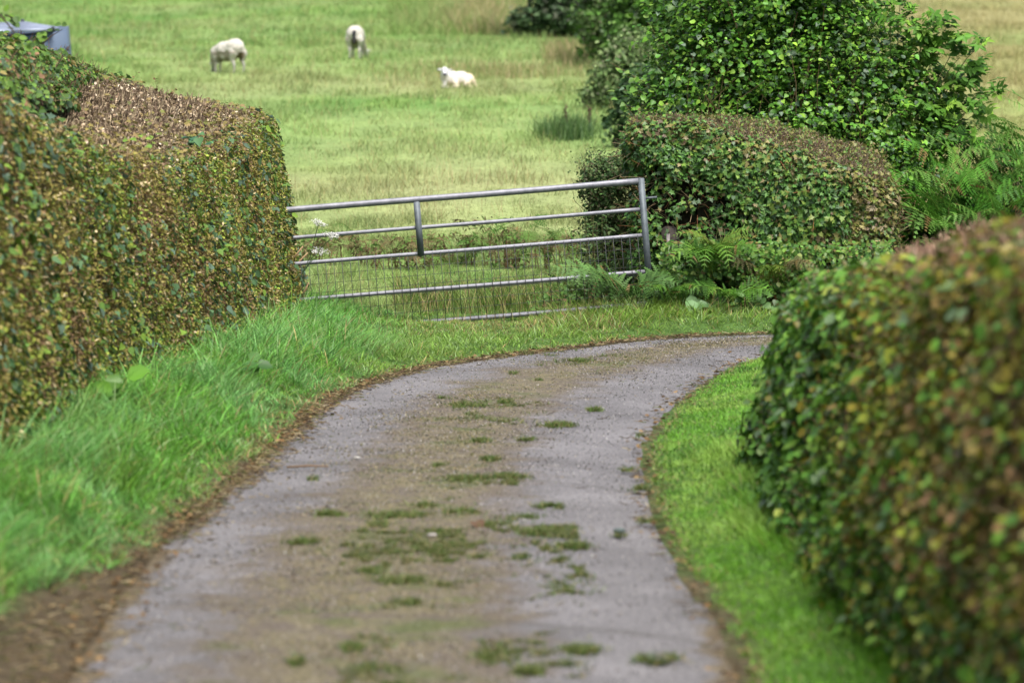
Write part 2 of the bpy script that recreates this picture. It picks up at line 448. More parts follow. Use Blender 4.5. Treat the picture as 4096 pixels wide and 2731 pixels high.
# ------------------------------------------------------------------ grass
HB = np.array([(-2.05, 41.6), (-2.12, 40), (-2.34, 33.4), (-2.84, 28.3), (-2.98, 24), (-3.1, 18), (-3.2, 12)])     # foot of the left hedge
def left_grass():
    acc = Acc()
    poly = np.vstack([LE[(LE[:, 1] > 12) & (LE[:, 0] < 5)], [(5, 40.8), (1.5, 40.7), (-2.0, 41.2)], HB[1:]])
    n = 380000
    x = rng.uniform(-3.3, 5, n); y = rng.uniform(14, 41.2, n)
    keep = in_poly(x, y, poly) & (x > -.135 * y - .3)
    x, y = x[keep], y[keep]
    d = dist_line(x, y, LEs); dh = dist_line(x, y, HB)
    ed = d + .34 * (fbm(x, y, .45, 12) - .5)
    keep = (ed > .05 + .42 * (1 - sstep(16.8, 22.5, y))) & (rng.random(len(x)) < np.clip(.3 + ed * 4.0, 0, 1))
    x, y, d, dh = x[keep], y[keep], d[keep], dh[keep]
    leftpart = 1 - sstep(-1.5, -.75, x)
    gateway = sstep(37.0, 38.6, y) * sstep(-1.3, -.6, x)
    tall = leftpart * (.075 + .15 * sstep(.1, .75, d) + .10 * (1 - sstep(.05, .35, dh))) * (1 - .60 * sstep(35, 37.5, y) * sstep(-2.0, -1.3, x)) + (1 - leftpart) * (.055 + .03 * sstep(.0, .6, d)) * (1 - .45 * sstep(36.8, 38.2, y) * (1 - sstep(.1, .5, x)))
    tall = tall * (.42 + 1.05 * sstep(.25, .75, .6 * fbm(x, y, .4, 14) + .4 * vnoise(x, y, .13, 17))) * (1 - .2 * (rng.random(len(x)) < .5))
    tall = tall + .09 * sstep(.0, .5, x) * sstep(.5, 1.0, d) * (1 - sstep(1.6, 2.2, x))
    h = tall * rng.uniform(.65, 1.25, len(x))
    az = 2 * math.pi * fbm(x, y, .35, 15) * 2 + rng.normal(size=len(x)) * 1.5
    lush = np.array([.085, .235, .026]); blue = np.array([.125, .285, .080]); yel = np.array([.15, .235, .03]); dry = np.array([.27, .20, .085])
    n2 = fbm(x, y, .7, 16); n3 = fbm(x, y, .3, 18)
    a = sstep(.35, .65, n2)[:, None]; b = sstep(.5, .75, n3)[:, None]
    C = lush * (1 - a) + blue * a
    C = C * (1 - .6 * b) + yel * .6 * b
    yy = (1 - leftpart)[:, None] * .75
    C = C * (1 - yy) + yel * np.array([.95, .95, 1.0]) * yy
    pd = .06 + .35 * (1 - sstep(.05, .32, d)) + .28 * gateway * sstep(.42, .6, fbm(x, y, .9, 19)) * (1 - sstep(.8, 1.6, x))
    isdry = rng.random(len(x)) < pd
    C = np.where(isdry[:, None], dry * rng.uniform(.6, 1.2, (len(x), 1)), C) * np.exp(.32 * rng.normal(size=(len(x), 1)))
    pl = rng.random(len(x)) < .07; C = np.where(pl[:, None], np.array([.26, .36, .16]), C)
    P = np.c_[x, y, ground_z(x, y) - .01]
    blades(acc, P, h, rng.uniform(.0035, .011, len(x)), az, rng.uniform(.05, .7, len(x)), rng.uniform(.1, 1.15, len(x)), C, 4)
    # seed-head stalks in the gateway
    k = 500
    x = rng.uniform(-1.6, 2.4, k); y = rng.uniform(37.0, 40.0, k)
    kk = in_poly(x, y, poly) & (dist_line(x, y, LEs) > .35); x, y = x[kk], y[kk]; k = len(x)
    blades(acc, np.c_[x, y, ground_z(x, y)], rng.uniform(.08, .24, k), np.full(k, .004), rng.uniform(0, 6.28, k), rng.uniform(0, .35, k), rng.uniform(0, .5, k),
           pick([(.30, .23, .10), (.22, .22, .07)], [2, 1], k), 3)
    o = acc.build('verge_grass', M_grass)
    tag(o, 'long lush green grass on the verge below the left hedge and gate', None, None, 'stuff')
left_grass()

RB = np.array([(1.75, 12), (1.66, 16.5), (1.61, 18.2), (1.54, 20.2), (1.32, 22), (1.39, 23.9), (1.47, 25.3)])      # foot of the near right hedge
def right_grass():
    acc = Acc()
    poly = np.vstack([RE[(RE[:, 1] > 12) & (RE[:, 0] < 5)], [(5, 30), (3.5, 25.5)], RB[::-1] + np.array([.25, 0])])
    n = 330000
    x = rng.uniform(.6, 5, n); y = rng.uniform(13.5, 36.5, n)
    keep = in_poly(x, y, poly) & (x < .07 * y + .55)
    x, y = x[keep], y[keep]
    d = dist_line(x, y, REs); dh = dist_line(x, y, RB)
    ed = d + .14 * (fbm(x, y, .5, 31) - .5)
    keep = (ed > .05) & (rng.random(len(x)) < np.clip(.3 + ed * 4, 0, 1)); x, y, d, dh = x[keep], y[keep], d[keep], dh[keep]
    h = (.022 + .035 * fbm(x, y, .4, 32) + .07 * (1 - sstep(.0, .2, dh)) ) * rng.uniform(.6, 1.3, len(x))
    h = h + .12 * (1 - sstep(.1, .45, np.hypot(x - 1.45, (y - 26.0) * .35))) * rng.random(len(x))
    bright = np.array([.175, .30, .045]); lush = np.array([.11, .265, .022]); deep = np.array([.05, .135, .013])
    a = sstep(.4, .62, fbm(x, y, .8, 33))[:, None]
    C = bright * (1 - a) + lush * a
    mown = (fbm(x * 1.2, y * .8, .32, 34) > .56)[:, None] & (y > 23.5)[:, None]
    C = np.where(mown & (rng.random((len(x), 1)) < .65), deep, C)
    k = (1 - sstep(20.5, 23.2, y + .5 * (fbm(x, y, 1, 35) - .5)))[:, None]
    C = C * (1 - .62 * k) + .62 * k * np.array([.085, .215, .008])
    dry = rng.random(len(x)) < (.04 + .3 * (1 - sstep(.03, .2, d)))
    C = np.where(dry[:, None], np.array([.21, .17, .07]), C) * np.exp(.2 * rng.normal(size=(len(x), 1)))
    blades(acc, np.c_[x, y, ground_z(x, y) - .008], h, rng.uniform(.005, .009, len(x)), rng.uniform(0, 6.28, len(x)), rng.uniform(.1, .8, len(x)), rng.uniform(.1, .8, len(x)), C, 2)
    o = acc.build('mown_grass', M_grass)
    tag(o, 'short bright mown grass strip beside the near right hedge', None, None, 'stuff')
right_grass()

def field_grass():
    acc = Acc()
    n = 440000
    y = 40.9 * (175 / 40.9) ** rng.random(n)
    x = np.where(rng.random(n) < .9, rng.uniform(-.142, .142, n), rng.uniform(-.21, .21, n)) * y
    m = 70000; y[:m] = rng.uniform(40.9, 52, m); x[:m] = rng.uniform(-.10, .09, m) * y[:m]
    near_g = (y < 42) & (x > -2.2) & (x < 1.6)
    s = np.clip(y / 55, .8, 3)
    C = field_col(x, y)
    dryness = sstep(.15, .23, C[:, 0] - .25 * C[:, 1])
    h = (.03 + .16 * sstep(.40, .74, .5 * fbm(x, y * .6, 1.1, 41) + .5 * vnoise(x, y * .7, .42, 44))) * (1 + .9 * dryness * (y < 66)) * rng.uniform(.6, 1.35, n)
    h = np.where((y > 112) & (x / y > -.03) & (x / y < .02), h * 1.8 + .25 * rng.random(n), h)
    h = h * np.clip(y / 60, .9, 1.6) + np.where(y < 50, .045 * rng.random(n), 0)
    C = C * np.exp(.23 * rng.normal(size=(n, 1)))
    pale = rng.random(n) < .10
    C = np.where(pale[:, None], STRAW * rng.uniform(.7, 1.25, (n, 1)), C)
    blades(acc, np.c_[x, y, ground_z(x, y) - .01], h, .008 * s * rng.uniform(.7, 1.3, n), rng.uniform(0, 6.28, n), rng.uniform(.05, .55, n), rng.uniform(.1, .7, n), C, 2)
    # tall dry stalks
    k = 26000
    y = 43 * (120 / 43) ** rng.random(k); x = rng.uniform(-.142, .142, k) * y
    m = (field_col(x, y)[:, 0] > .24) | (rng.random(k) < .12); x, y = x[m], y[m]; k = len(x)
    blades(acc, np.c_[x, y, ground_z(x, y)], rng.uniform(.14, .34, k), .006 * np.clip(y / 55, .8, 3), rng.uniform(0, 6.28, k), rng.uniform(0, .3, k), rng.uniform(0, .4, k),
           pick([(.30, .235, .12), (.24, .21, .09), (.36, .30, .17)], [2, 1, 1], k), 3)
    o = acc.build('meadow_grass', M_field)
    tag(o, 'grazed green and straw coloured meadow grass on the slope', None, None, 'stuff')
field_grass()

# moss and short tufts growing along the middle of the lane
def lane_tufts():
    acc = Acc()
    spots = [(1301,2062,120),(1584,2067,230),(2068,2076,150),(1721,2131,80),(2196,2135,190),(1201,2172,110),(1931,2236,80),(2086,2249,90),(1849,1916,190),(2041,1912,140),
             (1931,1766,60),(2232,1702,120),(1849,1619,210),(2013,1610,60),(2054,1496,30),(2296,1446,110),(2324,2614,150),(2652,2651,170),(2561,1957,80),(2479,2144,50),
             (1694,2030,110),(2296,2368,130),(1602,2331,170),(1470,2290,120),(1850,2055,120),(1980,2105,120),(2300,2190,110),(1650,2420,110),(1400,2600,80),(1500,2690,160),
             (1750,1862,60),(1960,1840,60),(2090,1760,70),(1780,1590,70),(2380,1640,50),(2560,1745,40),(2510,1880,50),(1350,2120,60),(2610,2085,90),(1500,2105,80),(2160,1520,40),
             (1950,2640,80),(2120,2700,100),(1180,2660,50),(1250,1915,40),(2200,2030,90),(2260,2240,60)]
    for px, py, w in spots:
        d = FPX * (CAMZ - .03) / (py - 207)
        cx = (px - 2048) / FPX * d
        hw = w * .5 / FPX * d
        n = int(220 + 9000 * hw)
        t = rng.normal(size=(n, 2)) * .42
        x = cx + t[:, 0] * hw * 1.35; y = d + t[:, 1] * max(.13, hw * 1.9)
        kk = .5 * vnoise(x, y, .07, 61) + .5 * fbm(x, y * .7, .22, 66) + .05 * rng.normal(size=n) > .46 + .12 * rng.random(n); x, y = x[kk], y[kk]; n = len(x)
        C = pick([(.045, .085, .014), (.08, .125, .024), (.13, .13, .045), (.20, .165, .07)], [3, 3, 1.5, 1.2], n)
        blades(acc, np.c_[x, y, np.full(n, .024)], rng.uniform(.012, .045, n), rng.uniform(.004, .009, n), rng.uniform(0, 6.28, n), rng.uniform(.2, 1.2, n), rng.uniform(0, .8, n), C, 2)
    # broken moss bands lying across the strip
    for d0, d1, x0, x1, thr, n in ((20.6, 22.6, -.98, .36, .645, 80000), (19.0, 20.6, -.6, .42, .70, 30000), (24.2, 26.2, -.42, .12, .68, 34000), (28.2, 31.2, -.55, .35, .72, 30000), (16.0, 18.8, -.9, .35, .73, 50000), (22.6, 24.2, -.6, .1, .72, 20000), (26, 28.2, -.4, .2, .72, 20000), (33, 36, -.1, 1.2, .70, 16000)):
        x = rng.uniform(x0, x1, n); y = rng.uniform(d0, d1, n)
        e = np.minimum(np.minimum(x - x0, x1 - x) / .25, np.minimum(y - d0, d1 - y) / .6).clip(0, 1)
        kk = .68 * fbm(x * .8, y * .6, .24, 65) + .38 * vnoise(x, y * .8, .055, 67) + .04 * rng.normal(size=n) - .14 * (1 - e) > thr - .05 + .14 * rng.random(n); x, y = x[kk], y[kk]; n = len(x)
        blades(acc, np.c_[x, y, np.full(n, .024)], rng.uniform(.008, .035, n), rng.uniform(.004, .009, n), rng.uniform(0, 6.28, n), rng.uniform(.2, 1.2, n), rng.uniform(0, .8, n),
               pick([(.045, .08, .014), (.075, .115, .022), (.13, .125, .04), (.20, .165, .075), (.07, .055, .035)], [3, 3, 1.8, 1.4, 1], n), 2)
    # thin scattered growth over the whole strip
    n = 60000
    i = rng.integers(60, NL - 60, n); u = .5 - .055 + rng.normal(size=n) * .115
    p = LEr[i] * (1 - u)[:, None] + REr[i] * u[:, None] + rng.normal(size=(n, 2)) * .05
    kk = rng.random(n) < sstep(.40, .66, .55 * fbm(p[:, 0], p[:, 1] * .7, .45, 63) + .45 * vnoise(p[:, 0], p[:, 1], .09, 64)); p = p[kk]; n = len(p)
    blades(acc, np.c_[p, np.full(n, .024)], rng.uniform(.006, .022, n), rng.uniform(.003, .008, n), rng.uniform(0, 6.28, n), rng.uniform(.2, 1.4, n), rng.uniform(0, .8, n),
           pick([(.10, .105, .03), (.20, .17, .08), (.065, .09, .02), (.09, .065, .04), (.30, .26, .15)], [2, 2, 1.3, 1.2, .7], n), 2)
    tag(acc.build('lane_moss', M_grass), 'dark green moss and short tufts along the middle of the lane', None, None, 'stuff')
lane_tufts()

# fallen straw and clippings at the lane edges and middle
def litter():
    acc = Acc()
    n = 15000
    i = rng.integers(40, NL - 30, n)
    side = rng.random(n)
    u = np.where(side < .55, np.where(LEr[i][:, 1] < 22, rng.normal(size=n) * .07 - .07, np.abs(rng.normal(size=n)) * .035 - .015), np.where(side < .62, 1 - np.abs(rng.normal(size=n)) * .012 + .01, .45 + rng.normal(size=n) * .15))
    p = LEr[i] * (1 - u)[:, None] + REr[i] * u[:, None] + rng.normal(size=(n, 2)) * .05
    z = np.where(in_poly(p[:, 0], p[:, 1], LANE), .022, ground_z(p[:, 0], p[:, 1]) + .012)
    a = rng.uniform(0, 6.28, n); ln = rng.uniform(.02, .085, n); ln = np.where(side >= .7, ln * .45, ln)
    dvec = np.c_[np.cos(a), np.sin(a), rng.normal(size=n) * .15] * ln[:, None]
    P0 = np.c_[p, z]
    c = pick([(.26, .20, .10), (.13, .09, .05), (.07, .05, .03), (.38, .32, .19), (.10, .12, .03)], [2.2, 2.4, 3.2, .9, 1.2], n, .2)
    prisms(acc, P0, P0 + dvec, .003, .002, c, c, c)
    # dark crumbs of mud and grit on the strip
    k = 16000
    i = rng.integers(60, NL - 40, k); u = .45 + rng.normal(size=k) * .13
    p = LEr[i] * (1 - u)[:, None] + REr[i] * u[:, None] + rng.normal(size=(k, 2)) * .04
    P0 = np.c_[p, np.full(k, .024)]; r = rng.uniform(.002, .0065, k)
    c = pick([(.06, .045, .033), (.12, .095, .06), (.26, .22, .14), (.34, .32, .29)], [2, 2, 2, .6], k)
    prisms(acc, P0, P0 + np.c_[rng.normal(size=(k, 2)) * .008, r * .9], r, r * .6, c, c, c)
    # loose chippings over the whole tarmac
    k = 22000
    i = rng.integers(60, NL - 40, k); u = rng.uniform(.03, .97, k)
    p = LEr[i] * (1 - u)[:, None] + REr[i] * u[:, None] + rng.normal(size=(k, 2)) * .04
    P0 = np.c_[p, -.008 + .036 * (1 - (2 * u - 1) ** 4)]; r = rng.uniform(.0025, .0055, k)
    c = pick([(.06, .057, .055), (.11, .105, .10), (.27, .26, .25), (.36, .35, .33)], [2, 1.5, 2, .6], k)
    prisms(acc, P0, P0 + np.c_[rng.normal(size=(k, 2)) * .004, r * 1.1], r, r * .6, c, c, c)
    # brown curled leaves
    k = 2200
    i = rng.integers(40, NL - 30, k); sd = rng.random(k)
    u = np.where(sd < .6, rng.normal(size=k) * .03, np.where(sd < .8, 1 + rng.normal(size=k) * .02, rng.uniform(.1, .9, k)))
    p = LEr[i] * (1 - u)[:, None] + REr[i] * u[:, None]
    kk = (sd < .8) | (rng.random(k) < .08); p = p[kk]; k = len(p)
    z = np.where(in_poly(p[:, 0], p[:, 1], LANE), .03, ground_z(p[:, 0], p[:, 1]) + .02)
    scatter(acc, LEAF, np.c_[p, z], np.tile([0, 0, 1.], (k, 1)), rng.uniform(.018, .045, k), pick([(.12, .07, .03), (.20, .13, .06), (.07, .045, .025)], [2, 1, 2], k), .5)
    tag(acc.build('straw_litter', M_dry), 'dry straw and brown leaf litter along the edges of the lane', None, None, 'stuff')
litter()

# ------------------------------------------------------------------ hedges
def hedge_surface(stations, ns=90, nt=40):
    """stations: list of profiles (each the same number of 3d points) -> grid (ns, nt, 3)"""
    S = np.array(stations, float)
    mid = S.mean(1); s = np.r_[0, np.cumsum(np.linalg.norm(np.diff(mid, axis=0), axis=1) + 1e-4)]
    tt = np.linspace(0, s[-1], ns)
    G = np.stack([np.stack([np.interp(tt, s, S[:, k, a]) for a in range(3)], -1) for k in range(S.shape[1])], 1)
    out = np.zeros((ns, nt, 3))
    for i in range(ns):
        p = G[i]; q = np.array([0, .22, .41, .46, .63, .80, .86, 1.0])
        t = np.linspace(0, 1, nt)
        for a in range(3): out[i, :, a] = np.interp(t, q, p[:, a])
    return out
def grid_normals(G):
    ds = np.gradient(G, axis=0); dt = np.gradient(G, axis=1)
    n = nrm(np.cross(dt, ds))
    return n
class Surf:
    def __init__(self, G, flip=False):
        self.G = G; self.N = grid_normals(G) * (-1 if flip else 1)
        e1 = G[1:, :-1] - G[:-1, :-1]; e2 = G[:-1, 1:] - G[:-1, :-1]
        self.A = np.linalg.norm(np.cross(e1, e2), axis=-1)
    def sample(self, n, tr=(0, 1), sr=(0, 1)):
        A = self.A.copy(); ns, nt = A.shape
        ti = np.arange(nt) / nt; si = np.arange(ns) / ns
        A[:, (ti < tr[0]) | (ti > tr[1])] = 0; A[(si < sr[0]) | (si > sr[1]), :] = 0
        k = rng.choice(A.size, n, p=A.ravel() / A.sum())
        i, j = np.divmod(k, nt)
        a = rng.random((n, 1)); b = rng.random((n, 1))
        def bl(X): return (X[i, j] * (1-a) + X[i+1, j] * a) * (1-b) + (X[i, j+1] * (1-a) + X[i+1, j+1] * a) * b
        return bl(self.G), nrm(bl(self.N)), (i + a[:, 0]) / ns, (j + b[:, 0]) / nt
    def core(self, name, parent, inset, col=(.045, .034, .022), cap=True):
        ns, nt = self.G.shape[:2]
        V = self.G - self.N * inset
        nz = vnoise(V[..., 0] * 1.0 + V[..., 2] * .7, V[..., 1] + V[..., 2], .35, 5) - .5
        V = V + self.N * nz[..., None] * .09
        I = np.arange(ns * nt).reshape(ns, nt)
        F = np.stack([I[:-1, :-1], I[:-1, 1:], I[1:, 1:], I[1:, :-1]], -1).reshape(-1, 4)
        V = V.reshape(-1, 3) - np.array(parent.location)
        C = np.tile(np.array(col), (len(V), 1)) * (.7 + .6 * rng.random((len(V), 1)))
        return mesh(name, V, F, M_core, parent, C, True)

# ---- the long clipped hedge on the left
def left_hedge():
    # lane-side foot, lane-side shoulder, back shoulder, back foot at each station
    st = []
    def prof(y, xf, xt, zt, xb, zb):
        zf = .12
        st.append([(xf, y, zf), (xf*.45 + xt*.55 + .02, y, zf + .55*(zt - zf)), (xt + .03, y, zt - .06), (xt - .07, y + .0, zt + .01), ((xt + xb)/2, y, (zt*.55 + zb*.45)), (xb + .12, y, zb), (xb - .05, y, zb - .2), (xb - .2, y, .1)])
    prof(14, -3.15, -3.42, 2.42, -5.0, 2.75)
    prof(20, -3.0, -3.32, 2.42, -4.9, 2.8)
    prof(24, -2.90, -3.24, 2.40, -4.8, 2.8)
    prof(26, -2.86, -3.20, 2.33, -4.75, 2.78)
    prof(27.5, -2.87, -3.16, 2.10, -4.7, 2.74)
    prof(28.3, -2.83, -3.12, 2.02, -4.65, 2.70)
    prof(30.5, -2.62, -2.92, 1.86, -4.6, 2.62)
    prof(32, -2.48, -2.78, 1.76, -4.55, 2.56)
    prof(33.4, -2.36, -2.67, 1.74, -4.5, 2.50)
    prof(36.8, -2.22, -2.50, 1.84, -4.4, 2.50)
    prof(39.5, -2.12, -2.42, 1.93, -4.3, 2.42)
    prof(41.0, -2.06, -2.42, 1.97, -4.25, 2.36)
    prof(41.5, -2.16, -2.50, 1.98, -4.2, 2.35)
    # closing end
    last = np.array(st[-1]); c = last.mean(0)
    e = last.copy(); e[:, 0] = last[:, 0]*.6 + c[0]*.4; e[:, 1] += .12; e[:, 2] = last[:, 2] * .985; st.append(e.tolist())
    e = last.copy(); e[:, 0] = c[0]; e[:, 1] += .16; e[:, 2] = np.minimum(last[:, 2], 2.0); st.append(e.tolist())
    G = hedge_surface(st, 150, 60)
    S = Surf(G)
    if S.N[60, 10, 0] < 0: S = Surf(G, True)
    bulge = (fbm(G[..., 1] * 1.0, G[..., 2] * .5, 1.3, 70) - .5) * .10 + (vnoise(G[..., 1], G[..., 2] + G[..., 0], .3, 72) - .5) * .05
    G2 = G + S.N * bulge[..., None]
    fl = np.sign((S.N[60, 10] * Surf(G2).N[60, 10]).sum())
    S = Surf(G2, fl < 0)
    root = empty('clipped_hedge', (-3.2, 30, 0), 'long clipped brown and green hedge with a flat cut top, left of the lane', 'hedge')
    S.core('branch_core', root, .075, (.085, .066, .030))
    acc = Acc()
    # face: dense small trimmed leaves
    n = 215000
    P, N, s, t = S.sample(n, (0, .46))
    zz = P[:, 2]; yy = P[:, 1]
    ol = np.array([.215, .18, .046]); og = np.array([.185, .225, .032]); br = np.array([.165, .105, .048]); dg = np.array([.075, .145, .028]); tn = np.array([.42, .34, .19]); bg = np.array([.12, .175, .10])
    g = sstep(.42, .62, fbm(yy * 1.1, zz * .55, .75, 75)); b = sstep(.52, .66, fbm(yy * 1.5, zz * .45, .9, 78))
    pr = np.stack([.52 - .22*g, .10 + .55*g, .05 + .85*b, .03 + .18*g, .06 + .05*b, .015 + .06*g], 1); pr /= pr.sum(1, keepdims=True)
    idx = (pr.cumsum(1) < rng.random((n, 1))).sum(1).clip(0, 5)
    C = np.array([ol, og, br, dg, tn, bg])[idx] * np.exp(.20 * rng.normal(size=(n, 1))) * (.78 + .5 * fbm(yy * 1.2, zz, .3, 79))[:, None]
    L = rng.uniform(.014, .034, n) * np.where(idx == 3, 1.3, 1) * np.where(yy < 27, 1.15, 1)
    P = P + N * (rng.beta(2, 1.3, n) * .15 - .085)[:, None]
    hol = .5 * vnoise(P[:, 1], P[:, 2] * .8, .11, 121) + .5 * fbm(P[:, 1], P[:, 2] * .6, .42, 122)
    kp = rng.random(n) < .18 + .82 * sstep(.30, .46, hol); P, N, C, L = P[kp], N[kp], C[kp], L[kp]; n = len(P)
    hf = rng.random(n) < .45
    scatter(acc, LEAF, P[hf], N[hf] * .75 + np.array([0, 0, .7]), L[hf], C[hf], .9, .3)
    scatter(acc, LANCE, P[~hf], N[~hf] * .75 + np.array([0, 0, .7]), L[~hf] * 1.5, C[~hf], 1.0, .1)
    # bigger green leaves of bramble and hazel pushing through, in groups
    n = 9000
    P, N, s, t = S.sample(n, (0, .46))
    keep = fbm(P[:, 1] * 1.2, P[:, 2], .6, 81) + .25 * rng.random(n) + .10 * (1 - sstep(28, 33, P[:, 1])) > .64
    P, N = P[keep], N[keep]; n = len(P)
    C = pick([(.045, .095, .036), (.075, .14, .06), (.09, .165, .030), (.14, .23, .03), (.075, .12, .08)], [2.5, 2, 2, 1, 2], n)
    scatter(acc, ROUND, P + N * rng.uniform(.0, .07, n)[:, None], N * .9 + np.array([0, 0, .45]), rng.uniform(.035, .08, n), C, .7, .7)
    # the top: olive fringe near shoulder, ivy along the rear edge
    n = 26000
    P, N, s, t = S.sample(n, (.44, .92))
    back = sstep(.70, .80, t + .06 * (fbm(P[:, 1], P[:, 0], .5, 83) - .5) + .26 * (1 - sstep(29, 33.5, P[:, 1]))); front = 1 - sstep(.46, .60, t + .10 * (fbm(P[:, 1], P[:, 0], .4, 85) - .5))
    keep = rng.random(n) < np.clip(.07 + back * 1.2 + front * .8, 0, 1)
    P, N, back = P[keep], N[keep], back[keep]; n = len(P)
    Cg = pick([(.035, .075, .022), (.06, .12, .025), (.09, .16, .03), (.05, .085, .055), (.12, .10, .03)], [3, 3, 2, 2, 1.5], n)
    Cb = pick([(.17, .14, .04), (.20, .145, .06), (.12, .13, .03)], [2, 1.5, 1.2], n)
    C = np.where((rng.random(n) < back)[:, None], Cg, Cb)
    scatter(acc, IVY, P + N * rng.uniform(-.02, .09, n)[:, None], N + np.array([0, -.15, .2]), rng.uniform(.03, .06, n) * (1 + .3 * back), C, .7)
    acc.build('foliage', M_leaf, root)
    # cut stubs standing up all over the top
    acc = Acc()
    n = 34000
    P, N, s, t = S.sample(n, (.42, .82))
    w = 1 - .85 * sstep(.66, .80, t + .26 * (1 - sstep(29, 33.5, P[:, 1])) + .08 * (fbm(P[:, 1], P[:, 0], .5, 84) - .5)); keep = rng.random(n) < w; P, N = P[keep], N[keep]; n = len(P)
    dirn = nrm(np.array([.25, -.1, 1.0]) + rng.normal(size=(n, 3)) * .33)
    ln = rng.uniform(.04, .15, n)
    P0 = P - N * .07
    c0 = pick([(.075, .052, .036), (.15, .105, .068), (.25, .19, .12), (.36, .285, .18)], [2, 3, 2.4, 1.8], n, .2)
    cc = pick([(.42, .34, .23), (.32, .25, .16), (.16, .11, .07)], [1, 1.6, 1.2], n, .15)
    r = rng.uniform(.003, .008, n) * np.where(rng.random(n) < .05, 2.2, 1)
    prisms(acc, P0, P0 + dirn * ln[:, None], r, r * .8, c0, c0 * 1.15, cc)
    # curled dead bits among the stubs
    k = 15000
    P, N, s, t = S.sample(k, (.42, .74))
    scatter(acc, LEAF, P + N * rng.uniform(-.05, .05, k)[:, None], N, rng.uniform(.015, .042, k), pick([(.19, .13, .08), (.33, .25, .165), (.52, .43, .31), (.09, .06, .042)], [3, 2.4, 1.6, 1.6], k), 1.2)
    acc.build('cut_stems', M_twig, root)
    # fine twigs in the face
    acc = Acc()
    n = 21000
    P, N, s, t = S.sample(n, (.02, .47))
    d = nrm(N * .5 + rng.normal(size=(n, 3)) * .7 + np.array([0, 0, .4]))
    ln = rng.uniform(.025, .12, n)
    c = pick([(.12, .08, .04), (.22, .17, .085), (.36, .28, .16), (.07, .048, .03)], [3, 2.5, 1.2, 1.6], n)
    P0 = P - N * rng.uniform(0, .08, n)[:, None]
    prisms(acc, P0, P0 + d * ln[:, None], .0025, .0018, c, c, c * 1.4)
    # soft new shoots above the top and rear edges
    for k in range(46):
        P, N, s, t = S.sample(1, (.62, .80)); p = P[0]
        q = [p + np.array([0, 0, -.05])]
        dd = nrm(rng.normal(size=3) * np.array([.5, .4, .0]) + np.array([0, 0, 1.]))
        for j in range(5): q.append(q[-1] + dd * rng.uniform(.02, .06)); dd = nrm(dd + rng.normal(size=3) * .22)
        tube(acc, q, np.linspace(.003, .0012, 6), (.11, .06, .04), 3, False)
        tips = np.repeat(np.array(q[2:]), 2, 0)
        scatter(acc, LEAF, tips, np.tile([0, -.3, 1.], (len(tips), 1)), rng.uniform(.018, .035, len(tips)), pick([(.10, .10, .03), (.14, .07, .035), (.09, .15, .03)], [2, 1, 1], len(tips)), .9)
    acc.build('twigs', M_twig, root)
    # bright seedlings on the top
    acc = Acc()
    for px, py, d, kind in ((790, 560, 34.5, 0), (575, 560, 32.5, 1), (865, 700, 35.5, 1), (545, 720, 32.0, 1), (520, 870, 30.8, 1), (850, 1000, 34, 1)):
        p = np.array(at(px, py, d)) + np.array([0, -.05, 0]); k = 12
        pts = p + rng.normal(size=(k, 3)) * np.array([.09, .05, .03])
        C = pick([(.05, .14, .075), (.07, .16, .06)], [1, 1], k) if kind == 0 else pick([(.16, .26, .04), (.12, .22, .03)], [1, 1], k)
        scatter(acc, ROUND if kind == 0 else LEAF, pts, np.tile([0, -.4, 1.], (k, 1)), rng.uniform(.06, .10, k) if kind == 0 else rng.uniform(.035, .07, k), C, .45)
    acc.build('young_leaves', M_leaf, root)
left_hedge()

